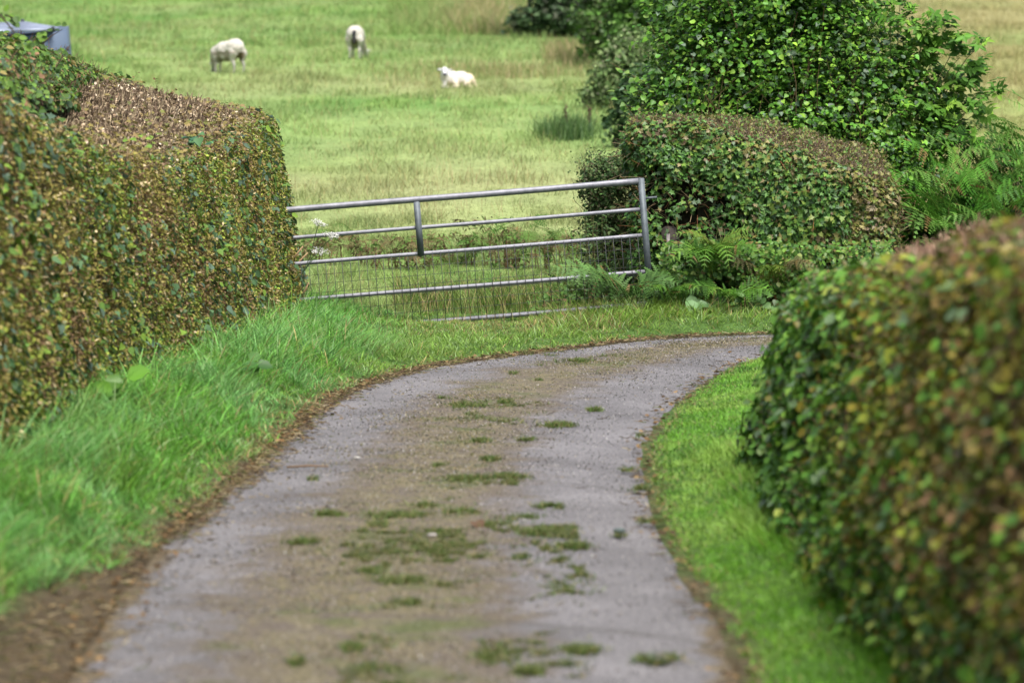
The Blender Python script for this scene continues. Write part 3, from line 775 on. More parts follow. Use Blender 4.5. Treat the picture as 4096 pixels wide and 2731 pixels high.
# ---- bramble and ivy that grows over the rear of the left hedge
def bramble():
    root = empty('bramble_bush', (-4.0, 33, 0), 'green bramble and ivy growing over the left hedge before the metal box', 'bush')
    acc = Acc(); tw = Acc()
    blobs = []
    for y, x, z, r in ((22, -4.5, 2.55, .42), (25, -4.45, 2.6, .42), (28, -4.3, 2.48, .42), (30.5, -4.15, 2.42, .42), (32.5, -4.15, 2.46, .36), (34.5, -4.2, 2.40, .35), (36.5, -4.25, 2.36, .32), (38.5, -4.25, 2.33, .26), (40.2, -4.2, 2.28, .18)):
        blobs.append((np.array([x, y, z]), np.array([r * 1.3, 1.6, r * .85])))
    for y, x, z, r in ((26.5, -3.95, 2.42, .26), (29, -3.85, 2.32, .26), (31, -3.8, 2.22, .25), (32.8, -3.85, 2.2, .24), (34.5, -3.95, 2.22, .2)):
        blobs.append((np.array([x, y, z]), np.array([r * 1.3, 1.2, r])))
    for c, r in blobs:
        n = 4600
        dv = rvec(n); dv[:, 2] = np.abs(dv[:, 2])
        P = c + dv * r * (rng.uniform(.72, 1.06, n) * (.85 + .3 * vnoise(dv[:, 0]*3 + c[1], dv[:, 1]*3 + dv[:, 2]*3, .6, 7)))[:, None]
        C = pick([(.045, .095, .022), (.075, .145, .025), (.11, .19, .032), (.07, .115, .06), (.18, .15, .05), (.19, .11, .06), (.15, .25, .035)], [3, 4, 2.4, 1.6, 2, .8, .9], n)
        scatter(acc, LEAF, P, dv + np.array([0, -.2, .5]), rng.uniform(.03, .07, n), C, .7, .3)
        k = 160
        dv = rvec(k); dv[:, 2] = np.abs(dv[:, 2])
        P0 = c + dv * r * .8
        d = nrm(dv * .8 + rng.normal(size=(k, 3)) * .5 + np.array([0, 0, .5]))
        cc = pick([(.12, .07, .05), (.25, .18, .10), (.07, .05, .03)], [2, 1, 1], k)
        prisms(tw, P0, P0 + d * rng.uniform(.06, .22, (k, 1)), .0035, .002, cc, cc, cc * 1.5)
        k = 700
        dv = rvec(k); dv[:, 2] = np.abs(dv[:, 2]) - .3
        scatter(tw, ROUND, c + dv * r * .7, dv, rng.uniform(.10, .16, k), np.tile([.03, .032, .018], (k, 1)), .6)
    # arching canes on the skyline
    for (pts, d) in (([(0, 60), (30, 95), (70, 150), (95, 185)], 27.5), ([(20, 60), (60, 75), (45, 100)], 28), ([(165, 180), (205, 145), (250, 118)], 30), ([(120, 175), (145, 150), (160, 148)], 29.5), ([(225, 270), (250, 225), (245, 205)], 31.5)):
        q = [at(px, py, d) for px, py in pts]
        tube(tw, q, np.linspace(.006, .002, len(q)), (.07, .05, .035), 4, False)
        tp = np.array([tuple(v) for v in q[:1] + q[-2:]]); tp = np.repeat(tp, 3, 0) + rng.normal(size=(9, 3)) * .02
        scatter(acc, LEAF, tp, np.tile([0, -.6, .6], (9, 1)), rng.uniform(.04, .065, 9), pick([(.09, .17, .02), (.05, .10, .02)], [1, 1], 9), .5)
    tw.build('stems', M_twig, root)
    acc.build('foliage', M_leaf, root)
bramble()

# ---- ivy covered hedge right of the gate
def ivy_hedge():
    st = []
    def prof(x, yf, zt, yb, zb, lean=.12):
        st.append([(x, yf - .10, .05), (x, yf - .03, .55 * zt), (x, yf + lean - .05, zt - .05), (x, yf + lean + .06, zt), (x, (yf + yb) / 2, (zt + zb) / 2 + .03), (x, yb - .1, zb), (x, yb, zb - .3), (x, yb + .1, .05)])
    prof(1.20, 40.75, 1.80, 41.4, 1.72)
    prof(1.23, 40.42, 1.92, 41.7, 1.82)
    prof(1.40, 40.28, 1.95, 41.9, 1.85)
    prof(1.70, 40.25, 1.92, 42.0, 1.88)
    prof(2.10, 40.22, 1.83, 42.0, 1.94)
    prof(2.55, 40.2, 1.69, 42.0, 1.92)
    prof(3.05, 40.2, 1.53, 42.0, 1.79)
    prof(3.52, 40.25, 1.35, 42.0, 1.68)
    prof(3.70, 40.40, 1.28, 42.0, 1.62)
    prof(3.78, 41.1, 1.36, 42.0, 1.56)
    G = hedge_surface(st, 90, 60)
    S = Surf(G); fl = S.N[45, 10, 1] > 0; S = Surf(G, fl)
    bulge = (fbm(G[..., 0], G[..., 2], .55, 90) - .5) * .46 * (sstep(0, .3, np.linspace(0, 1, 60)) * (1 - .8 * sstep(.36, .46, np.linspace(0, 1, 60))))[None] + (vnoise(G[..., 0], G[..., 2] + G[..., 1], .17, 92) - .5) * .10
    S = Surf(G + S.N * bulge[..., None], fl)
    root = empty('ivy_hedge', (2.4, 41, 0), 'dark ivy covered clipped hedge standing at the hinge end of the gate', 'hedge')
    S.core('branch_core', root, .15, (.018, .017, .010))  # branch mass coloured extra dark, painting deep shade into the leaf gaps
    acc = Acc()
    n = 44000
    P, N, s, t = S.sample(n, (0, .445))
    x, z = P[:, 0], P[:, 2]
    hole = sstep(.40, .52, fbm(x * 1.0, z * .8, .36, 95) + .17 * sstep(2.0, 2.6, x) + .12 * sstep(.9, 1.6, z) - .02)
    hollow = (1 - sstep(1.9, 2.25, x)) * (1 - sstep(1.25, 1.6, z)) * sstep(.42, .56, fbm(x, z, .4, 98))
    keep = rng.random(n) < (.14 + .86 * hole) * (1 - .85 * hollow)
    P, N, x, z = P[keep], N[keep], x[keep], z[keep]; n = len(P)
    br = sstep(.50, .62, fbm(x * 1.1, z * .5, .5, 97)) * sstep(2.2, 3.4, x) + sstep(3.28, 3.42, x)
    top = sstep(-.30, -.05, z - np.interp(x, [1.3, 1.45, 2.1, 3.05, 3.7], [1.90, 1.95, 1.82, 1.54, 1.34])) * .5
    ivy = pick([(.032, .09, .018), (.06, .145, .028), (.09, .20, .038), (.075, .13, .06), (.15, .25, .04)], [2.6, 4, 3, 1.6, 1.5], n)
    olv = pick([(.18, .16, .045), (.14, .18, .035), (.22, .18, .09), (.12, .085, .05), (.085, .15, .04)], [2, 2, 1.5, 1, 1.5], n)
    C = np.where((rng.random(n) < np.clip(br * .75 + top + .06, 0, 1))[:, None], olv, ivy)
    scatter(acc, IVY, P + N * (rng.beta(2, 1.3, n) * .22 - .14)[:, None], N * .9 + np.array([0, 0, .4]), rng.uniform(.030, .060, n), C, .6, .6)
    # yellow-green sycamore-like leaves low on the face
    for cx, cz, k, sp in ((2.95, .95, 44, .18), (2.65, .72, 44, .18), (3.05, .75, 36, .16), (3.2, 1.05, 14, .08), (2.4, 1.5, 14, .1), (2.62, 1.18, 18, .07), (2.9, 1.38, 14, .07), (2.55, .5, 45, .18), (2.75, .4, 45, .2), (2.2, 1.62, 18, .12)):
        pts = np.c_[cx + rng.normal(size=k) * sp, 40.02 + rng.normal(size=k) * .05 - .08 * (cz < .6), np.maximum(cz + rng.normal(size=k) * sp, .1)]
        scatter(acc, IVY, pts, np.tile([0, -1, .5], (k, 1)), rng.uniform(.035, .065, k), pick([(.13, .20, .035), (.17, .21, .05), (.08, .16, .028), (.17, .15, .055)], [2, 1.1, 3, .6], k), .8, .4)
    # leafy growth filling the foot of the hedge down to the verge
    k = 9000
    pts = np.c_[rng.uniform(1.45, 3.7, k), 39.85 + rng.normal(size=k) * .14, rng.beta(1.25, 1.7, k) * .75 + .06]
    keep = fbm(pts[:, 0], pts[:, 2], .26, 101) > .40; pts = pts[keep]; k = len(pts)
    scatter(acc, LEAF, pts, np.tile([0, -.8, .8], (k, 1)), rng.uniform(.03, .065, k), pick([(.04, .105, .016), (.07, .155, .022), (.11, .205, .03), (.16, .21, .05), (.13, .11, .03)], [3, 3, 2, .9, .6], k), .8)
    # russet dead growth at the foot
    k = 2600
    pts = np.c_[rng.uniform(2.2, 3.6, k), 39.95 + rng.normal(size=k) * .12, rng.beta(1.2, 2, k) * .55 + .08]
    keep = fbm(pts[:, 0], pts[:, 2], .3, 99) > .46; pts = pts[keep]; k = len(pts)
    scatter(acc, LANCE, pts, np.tile([0, -1, .6], (k, 1)), rng.uniform(.03, .07, k), pick([(.22, .09, .03), (.16, .11, .04), (.10, .14, .03), (.28, .15, .06), (.06, .10, .02)], [2, 2, 2, 1, 2], k), .8)
    # sparse trimmed leaves on the top
    k = 7500
    P, N, s, t = S.sample(k, (.48, .80))
    scatter(acc, LEAF, P + N * rng.uniform(-.04, .06, k)[:, None], N, rng.uniform(.02, .045, k), pick([(.18, .17, .05), (.14, .19, .04), (.22, .17, .075), (.09, .15, .04)], [2, 2.4, 1, 1.5], k), .9)
    acc.build('foliage', M_gloss, root)
    acc = Acc()
    n = 7500
    P, N, s, t = S.sample(n, (.43, .76))
    keep = rng.random(n) < 1 - .45 * sstep(.54, .66, t); P, N = P[keep], N[keep]; n = len(P)
    d = nrm(np.array([.1, -.15, 1]) + rng.normal(size=(n, 3)) * .3)
    c0 = pick([(.12, .09, .06), (.20, .15, .10), (.28, .22, .14), (.20, .11, .055)], [1.6, 2, 1.4, .6], n); cc = pick([(.42, .34, .24), (.2, .14, .09)], [1, 1], n)
    r = rng.uniform(.003, .006, n)
    prisms(acc, P - N * .04, P + d * rng.uniform(.02, .085, (n, 1)), r, r * .8, c0, c0, cc)
    acc.build('cut_stems', M_twig, root)
    acc = Acc()
    n = 1000
    P, N, s, t = S.sample(n, (.0, .44))
    d = nrm(N * .4 + rng.normal(size=(n, 3)) * .6)
    c = pick([(.12, .08, .04), (.25, .19, .11), (.10, .13, .04), (.26, .11, .05)], [2, 1, 1, .6], n)
    prisms(acc, P - N * .02, P + N * .05 + d * rng.uniform(.06, .26, (n, 1)), .0028, .0018, c, c, c)
    # ragged sprays along the ridge and the gate-side corner
    sa = Acc()
    for k in range(90):
        Pq, Nq, sq, tq = S.sample(1, (.30, .62), (0, .35) if k % 2 else (0, 1)); p = Pq[0]; d0 = nrm(Nq[0] + np.array([-.2 * (k % 2), -.1, .8]) + rng.normal(size=3) * .4)
        ln = rng.uniform(.06, .2); m = 6
        q = p + d0 * np.linspace(0, ln, m)[:, None]; tube(acc, q, np.linspace(.003, .0015, m), (.15, .11, .05), 3, False)
        q = np.repeat(q[1:], 2, 0) + rng.normal(size=(2 * m - 2, 3)) * .014
        scatter(sa, LEAF, q, np.tile([0, -.4, .9], (len(q), 1)), rng.uniform(.02, .045, len(q)), pick([(.06, .14, .025), (.12, .19, .04), (.16, .14, .05)], [2, 1.4, 1], len(q)), .7)
    sa.build('sprays', M_leaf, root)
    # a fallen bough at the foot
    tube(acc, [(2.0, 40.2, .50), (2.15, 40.12, .52), (2.4, 40.12, .53), (2.55, 40.25, .50)], [.03, .04, .035, .03], (.085, .07, .05), 7)
    acc.build('twigs', M_twig, root)
ivy_hedge()

# ---- out of focus hedge close by on the right
def near_hedge():
    st = []
    def prof(y, xf, xt, zt, xb, zb):
        st.append([(xf - .02, y, .02), (xf + .3*(xt-xf) - .06, y, .45*zt), (xt - .03, y, zt - .05), (xt + .07, y, zt), ((xt+xb)/2, y, (zt+zb)/2), (xb - .1, y, zb), (xb, y, zb - .2), (xb + .15, y, .03)])
    prof(10, 1.72, 1.95, 1.98, 3.2, 2.1)
    prof(14, 1.70, 1.92, 1.90, 3.1, 2.02)
    prof(16.3, 1.66, 1.90, 1.84, 3.05, 1.98)
    prof(17.3, 1.64, 1.88, 1.68, 3.02, 1.92)
    prof(18.6, 1.60, 1.85, 1.60, 3.0, 1.88)
    prof(20.2, 1.58, 1.82, 1.50, 2.9, 1.76)
    prof(22, 1.56, 1.76, 1.37, 2.8, 1.66)
    prof(23.9, 1.56, 1.72, 1.20, 2.7, 1.48)
    prof(25.0, 1.59, 1.72, 1.12, 2.6, 1.32)
    prof(25.5, 1.70, 1.82, 1.02, 2.5, 1.16)
    last = np.array(st[-1]); c = last.mean(0)
    e = last.copy(); e[:, 0] = c[0]; e[:, 1] += .25; e[:, 2] *= .9; st.append(e.tolist())
    G = hedge_surface(st, 110, 56)
    S = Surf(G); fl = S.N[50, 10, 0] > 0; S = Surf(G, fl)
    bulge = (fbm(G[..., 1], G[..., 2], .7, 110) - .5) * .26 + (vnoise(G[..., 1], G[..., 2] + G[..., 0], .22, 112) - .5) * .16
    S = Surf(G + S.N * bulge[..., None], fl)
    root = empty('trimmed_hedge', (2.2, 19, 0), 'blurred trimmed hedge close by on the right edge of the lane', 'hedge')
    S.core('branch_core', root, .13, (.022, .022, .011))  # twig mass darkened so its colour stands in for shade between leaves
    acc = Acc()
    n = 62000
    P, N, s, t = S.sample(n, (0, .50), (.2, 1))
    y, z = P[:, 1], P[:, 2]
    green = sstep(20.4, 22.6, y + 2.0 * (fbm(y, z, .8, 114) - .5)); low = 1 - sstep(.3, .85, z)
    gp = pick([(.045, .125, .015), (.085, .205, .02), (.15, .28, .028), (.09, .145, .06), (.24, .29, .05)], [2.6, 4, 2.6, 1.2, 1.1], n)
    op = pick([(.185, .155, .018), (.165, .195, .018), (.14, .095, .026), (.09, .18, .018), (.20, .17, .05), (.075, .125, .035)], [4, 3.4, 1.6, 2.4, .3, 1.2], n)
    patch = sstep(.55, .68, fbm(y * .9, z * .7, .7, 116))
    C = np.where((rng.random(n) < np.clip(green * .9 + patch * .55 + low * .6, .06, 1))[:, None], gp, op)
    rus = (1 - sstep(15.6, 18.4, y + .9 * (fbm(y, z, .6, 119) - .5))) * sstep(.4, 1.0, z); C = np.where((rng.random(n) < .28 * rus)[:, None], pick([(.20, .115, .045), (.17, .13, .035), (.13, .075, .035)], [2, 1.5, 1], n), C)
    L = np.clip(.034 * np.exp(.42 * rng.normal(size=n)), .014, .085) * (1 + .15 * green)
    hol = fbm(y * 1.0, z * .9, .3, 117); kp = rng.random(n) < .25 + .75 * sstep(.36, .50, hol); P, N, C, L = P[kp], N[kp], C[kp], L[kp]; n = len(P)
    scatter(acc, LEAF, P + N * (rng.beta(2, 1.3, n) * .22 - .13)[:, None], N * .9 + np.array([0, 0, .35]), L, C, .75, .3)
    k = 9000
    P, N, s, t = S.sample(k, (0, .48), (.2, 1)); keep = (P[:, 1] + 2.2 * fbm(P[:, 1], P[:, 2], .6, 118) > 22.3) | (rng.random(k) < .12); P, N = P[keep], N[keep]; k = len(P)
    scatter(acc, ROUND, P + N * rng.uniform(-.02, .12, k)[:, None], N + np.array([0, 0, .5]), rng.uniform(.04, .075, k), pick([(.045, .12, .015), (.08, .19, .02), (.145, .27, .035), (.09, .14, .065)], [2.5, 3, 1.8, 1.4], k), .6, .6)
    k = 6000
    P, N, s, t = S.sample(k, (.46, .80), (.2, 1))
    scatter(acc, LEAF, P + N * rng.uniform(-.03, .06, k)[:, None], N, rng.uniform(.02, .045, k), pick([(.15, .10, .04), (.11, .105, .025), (.20, .13, .08)], [2, 1.4, 2], k), .9)
    k = 12000
    P, N, s, t = S.sample(k, (.78, 1), (.1, 1))
    scatter(acc, LEAF, P + N * rng.uniform(-.04, .1, k)[:, None], N, rng.uniform(.03, .07, k), pick([(.06, .13, .02), (.10, .18, .025), (.14, .13, .03)], [2, 2, 1], k), .8)
    # shaggy sprays breaking the outline at the far end
    for k in range(70):
        P, N, s, t = S.sample(1, (.05, .62), (.80, 1)); p = P[0]; d0 = nrm(N[0] + np.array([0, .15, .55]) + rng.normal(size=3) * .35)
        ln = rng.uniform(.08, .2); m = 7
        q = p + d0 * np.linspace(0, ln, m)[:, None]; q[:, 2] -= np.linspace(0, 1, m) ** 2 * .03
        q = np.repeat(q, 2, 0) + rng.normal(size=(2 * m, 3)) * .012
        scatter(acc, LEAF, q, np.tile([0, -.4, .9], (2 * m, 1)), rng.uniform(.03, .055, 2 * m), pick([(.06, .13, .025), (.10, .17, .03), (.13, .12, .03)], [2, 1.3, 1], 2 * m), .6)
    acc.build('foliage', M_gloss, root)
    acc = Acc()
    n = 9000
    P, N, s, t = S.sample(n, (.44, .80), (.15, 1))
    d = nrm(np.array([-.1, -.1, 1]) + rng.normal(size=(n, 3)) * .4)
    c0 = pick([(.25, .15, .10), (.34, .22, .15), (.18, .11, .075), (.42, .30, .21)], [2, 2, 1, 1], n)
    prisms(acc, P - N * .05, P + d * rng.uniform(.03, .11, (n, 1)), .0045, .0035, c0, c0, c0 * 1.6)
    k = 7000
    P, N, s, t = S.sample(k, (.46, .78), (.15, 1))
    scatter(acc, LEAF, P + N * rng.uniform(-.02, .04, k)[:, None], N, rng.uniform(.015, .04, k), pick([(.33, .20, .14), (.45, .31, .22), (.19, .115, .075)], [2, 1, 1], k), 1)
    acc.build('cut_stems', M_twig, root)
    acc = Acc()
    n = 2600
    P, N, s, t = S.sample(n, (.02, .46), (.2, 1))
    d = nrm(N * .6 + rng.normal(size=(n, 3)) * .5 + np.array([0, 0, .5]))
    c = pick([(.13, .085, .045), (.26, .19, .11), (.08, .055, .035)], [2, 1, 1], n)
    prisms(acc, P - N * .05, P + d * rng.uniform(.04, .16, (n, 1)), .003, .002, c, c, c)
    acc.build('twigs', M_twig, root)
near_hedge()

# ------------------------------------------------------------------ shrubs
def crown(acc, blobs, n, tpl, Lr, pal, prob, seed=0, lump=.35, jit=.6, upw=.5, fill=.65, var=.2):
    vol = np.array([r[0] * r[2] for c, r in blobs]); w = vol / vol.sum()
    for (c, r), f in zip(blobs, w):
        k = int(n * f)
        dv = rvec(k)
        lum = .80 + lump * (vnoise(dv[:, 0] * 2.3 + c[0] * 3, dv[:, 2] * 2.3 + dv[:, 1] * 1.7, .5, seed) - .3)
        rad = (rng.uniform(fill ** 3, 1, k) ** (1 / 3)) * lum
        P = np.array(c) + dv * np.array(r) * rad[:, None]
        keep = vnoise(P[:, 0] * 1.0 + P[:, 1] * .6, P[:, 2] + P[:, 1] * .5, .16 * max(r), seed + 3) > .27
        P, dv2 = P[keep], dv[keep]; k = len(P)
        if not k: continue
        z0 = P[:, 2] > gzmin
        P, dv2 = P[z0], dv2[z0]; k = len(P)
        scatter(acc, tpl, P, dv2 * .7 + np.array([0, -.1, upw]), rng.uniform(*Lr, k), pick(pal, prob, k, var), jit, .5)
gzmin = .02
def stems(acc, base, tips, r0, r1, col, wob=.06, sides=5):
    for tp in tips:
        b = np.array(base) + rng.normal(size=3) * np.array([.12, .12, 0])
        tp = np.array(tp); pts = []
        for k in range(7):
            t = k / 6
            p = b * (1 - t) + tp * t; p[2] = b[2] + (tp[2] - b[2]) * (1 - (1 - t) ** 1.35)
            if 0 < k < 6: p = p + rng.normal(size=3) * wob * np.array([1, 1, .3])
            pts.append(p)
        tube(acc, pts, np.linspace(r0, r1, 7), np.array(col) * rng.uniform(.75, 1.25), sides, False)

def hazel():
    global gzmin
    base = (3.0, 43.4, .05)
    root = empty('hazel_shrub', base, 'large leafy green hazel shrub rising behind the ivy covered hedge', 'shrub')
    acc = Acc(); st = Acc()
    blobs = [((2.1, 43.2, 2.35), (.80, .75, .80)), ((2.7, 43.3, 2.65), (.95, .8, .85)), ((3.3, 43.3, 2.55), (.9, .8, .85)), ((1.75, 43.1, 2.05), (.45, .5, .50)), ((3.75, 43.0, 2.0), (.75, .7, .9)),
             ((2.6, 43.2, 3.25), (.95, .7, .55)), ((2.0, 43.4, 3.0), (.6, .6, .6)), ((3.35, 43.2, 3.2), (.75, .6, .55)), ((3.0, 42.7, 1.85), (1.0, .5, .55)), ((3.85, 42.3, 1.35), (.5, .45, .6)), ((4.05, 42.3, .8), (.5, .45, .7))]
    crown(acc, blobs, 46000, ROUND, (.024, .068), [(.032, .095, .012), (.062, .175, .017), (.11, .25, .024), (.06, .11, .055), (.18, .32, .035), (.09, .14, .085)], [2.6, 5, 4.4, 1.2, 1.8, .9], 5, 1.0, .85, 1.05, .3, .26)
    tips = [np.array(c) + rvec(1)[0] * np.array(r) * .85 for c, r in blobs for _ in range(7)]
    stems(st, base, tips, .014, .004, (.13, .075, .04), .05)
    # straight reddish shoots seen in front
    for k in range(34):
        x = rng.uniform(1.75, 3.7); y = rng.uniform(42.4, 42.75); z0 = rng.uniform(1.6, 1.95); ln = rng.uniform(.25, .85)
        tube(st, [(x, y, z0 - .3), (x + rng.normal() * .04, y, z0 + ln * .5), (x + rng.normal() * .1, y - .03, z0 + ln)], [.005, .004, .002], (.12, .085, .04), 4, False)
    # leafy whips breaking the outline on the left and top
    for px, py in ((2480, 290), (2440, 250), (2520, 350), (2560, 190), (2640, 120), (2480, 420), (2600, 250), (2540, 460), (2740, 90), (2700, 30), (2470, 350), (2590, 90), (3560, 60), (3620, 140), (3480, 20), (2820, 20), (3660, 420), (3700, 560), (3640, 640)):
        tp = np.array(at(px, py, 42.9)); b = np.array((2.1 if px < 2900 else 3.3, 43.0, 1.9 if py < 300 or px < 2900 else 1.4)); m = 9
        q = b + (tp - b) * np.linspace(.35, 1, m)[:, None]
        tube(st, q, np.linspace(.006, .002, m), (.14, .10, .05), 4, False)
        q = np.repeat(q, 2, 0) + rng.normal(size=(2 * m, 3)) * .035
        scatter(acc, ROUND, q, np.tile([-.1, -.4, .9], (2 * m, 1)), rng.uniform(.05, .09, 2 * m), pick([(.09, .19, .03), (.14, .24, .04), (.055, .13, .025)], [2, 1, 1.3], 2 * m), .5)
    st.build('stems', M_twig, root)
    acc.build('foliage', M_gloss, root)
hazel()

def compound_leaf(acc, p, d, n0, ln, col):
    d = nrm(np.array(d)); s = nrm(np.cross(d, n0)); m = 3
    pts = []; dirs = []
    for k in range(m):
        t = .3 + .5 * k / (m - 1)
        for sg in (-1, 1):
            pts.append(p + d * ln * t); dirs.append(d * .45 + s * sg - np.array([0, 0, .25]))
    pts.append(p + d * ln * .85); dirs.append(d - np.array([0, 0, .3]))
    pts = np.array(pts); dirs = np.array(dirs); k = len(pts)
    scatter(acc, LANCE2, pts, np.tile(n0, (k, 1)), rng.uniform(.75, 1.1, k) * ln * .75, np.tile(col, (k, 1)) * np.exp(.12 * rng.normal(size=(k, 1))), .15, 0, dirs)
LANCE2 = (LANCE[0] * np.array([1, 1.35, 1]), LANCE[1])
def elder():
    base = (4.2, 43.2, .05)
    root = empty('elder_shrub', base, 'elder shrub with fingered leaves leaning out towards the dry field', 'shrub')
    acc = Acc(); st = Acc()
    tips = [(3600, 20), (3640, 70), (3720, 85), (3700, 150), (3790, 105), (3850, 160), (3920, 185), (3900, 260), (3880, 300), (3840, 230), (3760, 200), (3650, 160), (3780, 320), (3980, 365), (3930, 400), (3850, 420), (3780, 430), (3700, 260), (3560, 90),
            (3650, 330), (3720, 380), (3900, 460), (3860, 350), (3600, 230), (3820, 520), (3740, 500), (3680, 450), (3880, 560), (3620, 420), (3780, 600)]
    b0 = np.array((4.0, 43.1, .9))
    for px, py in tips:
        tp = np.array(at(px, py, 42.8 + rng.normal() * .15)); m = 8
        q = b0 * (1 - np.linspace(0, 1, m))[:, None] + tp * np.linspace(0, 1, m)[:, None]
        q[:, 2] = b0[2] + (tp[2] - b0[2]) * (1 - (1 - np.linspace(0, 1, m)) ** 1.4)
        tube(st, q, np.linspace(.010, .003, m), (.12, .13, .05), 5, False)
        ax = nrm(tp - b0)
        for j in range(12):
            t = rng.uniform(.45, 1.0) if j > 4 else 1.0
            p = b0 * (1 - t) + tp * t; p[2] = b0[2] + (tp[2] - b0[2]) * (1 - (1 - t) ** 1.4)
            d = ax * .6 + rvec(1)[0] * .9 + np.array([.05, -.1, .1])
            g = pick([(.065, .17, .016), (.10, .22, .022), (.045, .125, .014), (.14, .25, .03)], [3, 2, 2, .7], 1)[0]
            compound_leaf(acc, p, d, nrm(np.array([0, -.5, .8]) + rng.normal(size=3) * .3), rng.uniform(.10, .17), g)
    st.build('stems', M_twig, root)
    acc.build('foliage', M_leaf, root)
elder()

# ---- small leaved thorn bush at the gate-side end of the ivy hedge
def thorn():
    base = (1.15, 41.9, .05)
    root = empty('thorn_bush', base, 'fuzzy small leaved thorn bush behind the hinge end of the gate', 'bush')
    acc = Acc(); st = Acc()
    blobs = [((1.05, 41.6, 1.15), (.36, .4, .55)), ((1.16, 41.5, 1.42), (.30, .4, .28)), ((1.0, 41.7, .75), (.36, .4, .5)), ((.86, 41.6, 1.35), (.24, .3, .32))]
    crown(acc, blobs, 12500, LEAF, (.018, .040), [(.035, .075, .022), (.06, .12, .032), (.10, .15, .05), (.08, .085, .04), (.14, .12, .07)], [3, 3, 2, 1.4, 1], 11, .55, .8, .4, .35)
    tips = [np.array(c) + rvec(1)[0] * np.array(r) * 1.15 for c, r in blobs for _ in range(16)]
    stems(st, base, tips, .008, .0015, (.13, .08, .055), .05, 4)
    for tp in tips:
        q = tp + rng.normal(size=(6, 3)) * .05
        scatter(acc, LEAF, q, np.tile([0, -.4, .8], (6, 1)), rng.uniform(.016, .032, 6), pick([(.10, .13, .05), (.07, .11, .03)], [1, 1], 6), .9)
    # ivy strand ends and narrow leaved willowherb low down
    for k in range(26):
        x = rng.uniform(.72, 1.25); y = rng.uniform(40.6, 41.2); h = rng.uniform(.5, 1.15)
        q = np.array([(x, y, .02), (x + rng.normal() * .04, y, h * .5), (x + rng.normal() * .1, y, h)])
        tube(st, q, [.004, .003, .0015], (.13, .12, .05), 4, False)
        t = rng.uniform(.25, 1, 16); pp = q[0] * (1 - t)[:, None] + q[2] * t[:, None]
        scatter(acc, LANCE, pp, np.tile([0, -.3, .9], (16, 1)), rng.uniform(.05, .09, 16), pick([(.07, .13, .03), (.05, .10, .03), (.10, .14, .05)], [2, 2, 1], 16), .5)
    st.build('stems', M_twig, root)
    acc.build('foliage', M_leaf, root)
thorn()

# ---- ferns
def frond(acc, p0, az, L, W, a0, bend, col, n=17, m=6, tilt=0.0):
    """one fern frond rising at angle a0 and arching over by bend"""
    p = np.array(p0, float); side = np.array([-math.sin(az), math.cos(az), 0]); fw = np.array([math.cos(az), math.sin(az), 0])
    side = nrm(side + np.array([0, 0, tilt]))
    V = []; F = []; C = []
    step = L / n; rach = [p.copy()]
    for i in range(n):
        t = (i + 1) / n; a = a0 - bend * t ** 1.3
        d = fw * math.cos(a) + np.array([0, 0, math.sin(a)])
        p = p + d * step; rach.append(p.copy())
        if t < .16: continue
        pl = W * (min(1, (t - .1) / .22) ** .7) * (1 - ((t - .32) / .68 if t > .32 else 0)) ** .85 + .01
        up = np.cross(side, d); up = up if up[2] > 0 else -up
        for sg in (-1, 1):
            ax = nrm(side * sg + d * .42 - np.array([0, 0, .22]) + rng.normal(size=3) * .14)
            if rng.random() < .06: continue
            cr = nrm(d - ax * (d @ ax))
            c = col * math.exp(.2 * rng.normal()) if rng.random() > .05 else np.array([.16, .11, .04])
            for k in range(m):
                q = (k + .2) / m; wl = min(.40 * pl, step * 1.25) * (1 - .75 * q)
                for s2 in (-1, 1):
                    b = p + ax * pl * q - np.array([0, 0, .16 * pl * q * q])
                    e = p + ax * pl * min(q + .95 / m, 1) - np.array([0, 0, .16 * pl * q * q])
                    tip = b + (e - b) * .75 + cr * s2 * wl * .62
                    j = len(V); V += [b, e, tip]; F.append((j, j + 1, j + 2)); C += [c * .95, c * .95, c * 1.1]
    acc.add(np.array(V), np.array(F), np.array(C))
    tube(acc, rach, np.linspace(.005, .0012, len(rach)), col * np.array([1.5, 1.05, 1.2]), 4, False)
def fern(name, label, loc, specs, cols, group, cat='fern'):
    root = empty(name, loc, label, cat, group)
    for az, L, W, a0, bend in specs:
        acc = Acc(); c = np.array(cols[rng.integers(len(cols))])
        frond(acc, (loc[0] + rng.normal() * .03, loc[1] + rng.normal() * .03, loc[2]), az, L, W, a0, bend, c, 17, 6, .8 * math.cos(az))
        acc.build('frond', M_leaf, root)
    return root
FG = [(.075, .18, .02), (.10, .21, .026), (.055, .14, .018)]
FY = [(.13, .19, .03), (.10, .18, .028)]
FB = [(.125, .095, .045), (.105, .10, .04), (.15, .115, .055)]
FGR = 'ferns at the foot of the ivy hedge'
fern('fern', 'broad dull green fern in front of the hinge end of the gate', (1.12, 39.45, .22), [(R(a), L, .24, R(60), R(85)) for a, L in ((185, .95), (205, .85), (230, .75), (165, .8), (290, .6), (140, .7), (20, .7), (45, .8), (340, .6))], [(.06, .13, .03), (.075, .15, .035), (.05, .11, .022)], FGR)
fern('fern', 'upright bright green fern hanging long fronds under the ivy hedge', (1.95, 39.7, .45), [(R(a), L, .20, R(80), R(b)) for a, L, b in ((262, .85, 150), (285, .95, 155), (215, .75, 140), (315, .8, 130), (340, .7, 110), (240, .8, 150), (190, .7, 110))], FG, FGR)
fern('fern', 'tall yellow green fern standing highest against the ivy hedge', (1.98, 39.95, .58), [(R(a), L, .13, R(78), R(b)) for a, L, b in ((185, .62, 105), (240, .55, 110), (295, .5, 110), (352, .66, 100), (212, .6, 95), (330, .5, 95), (20, .5, 90), (160, .45, 100))], FY, FGR)
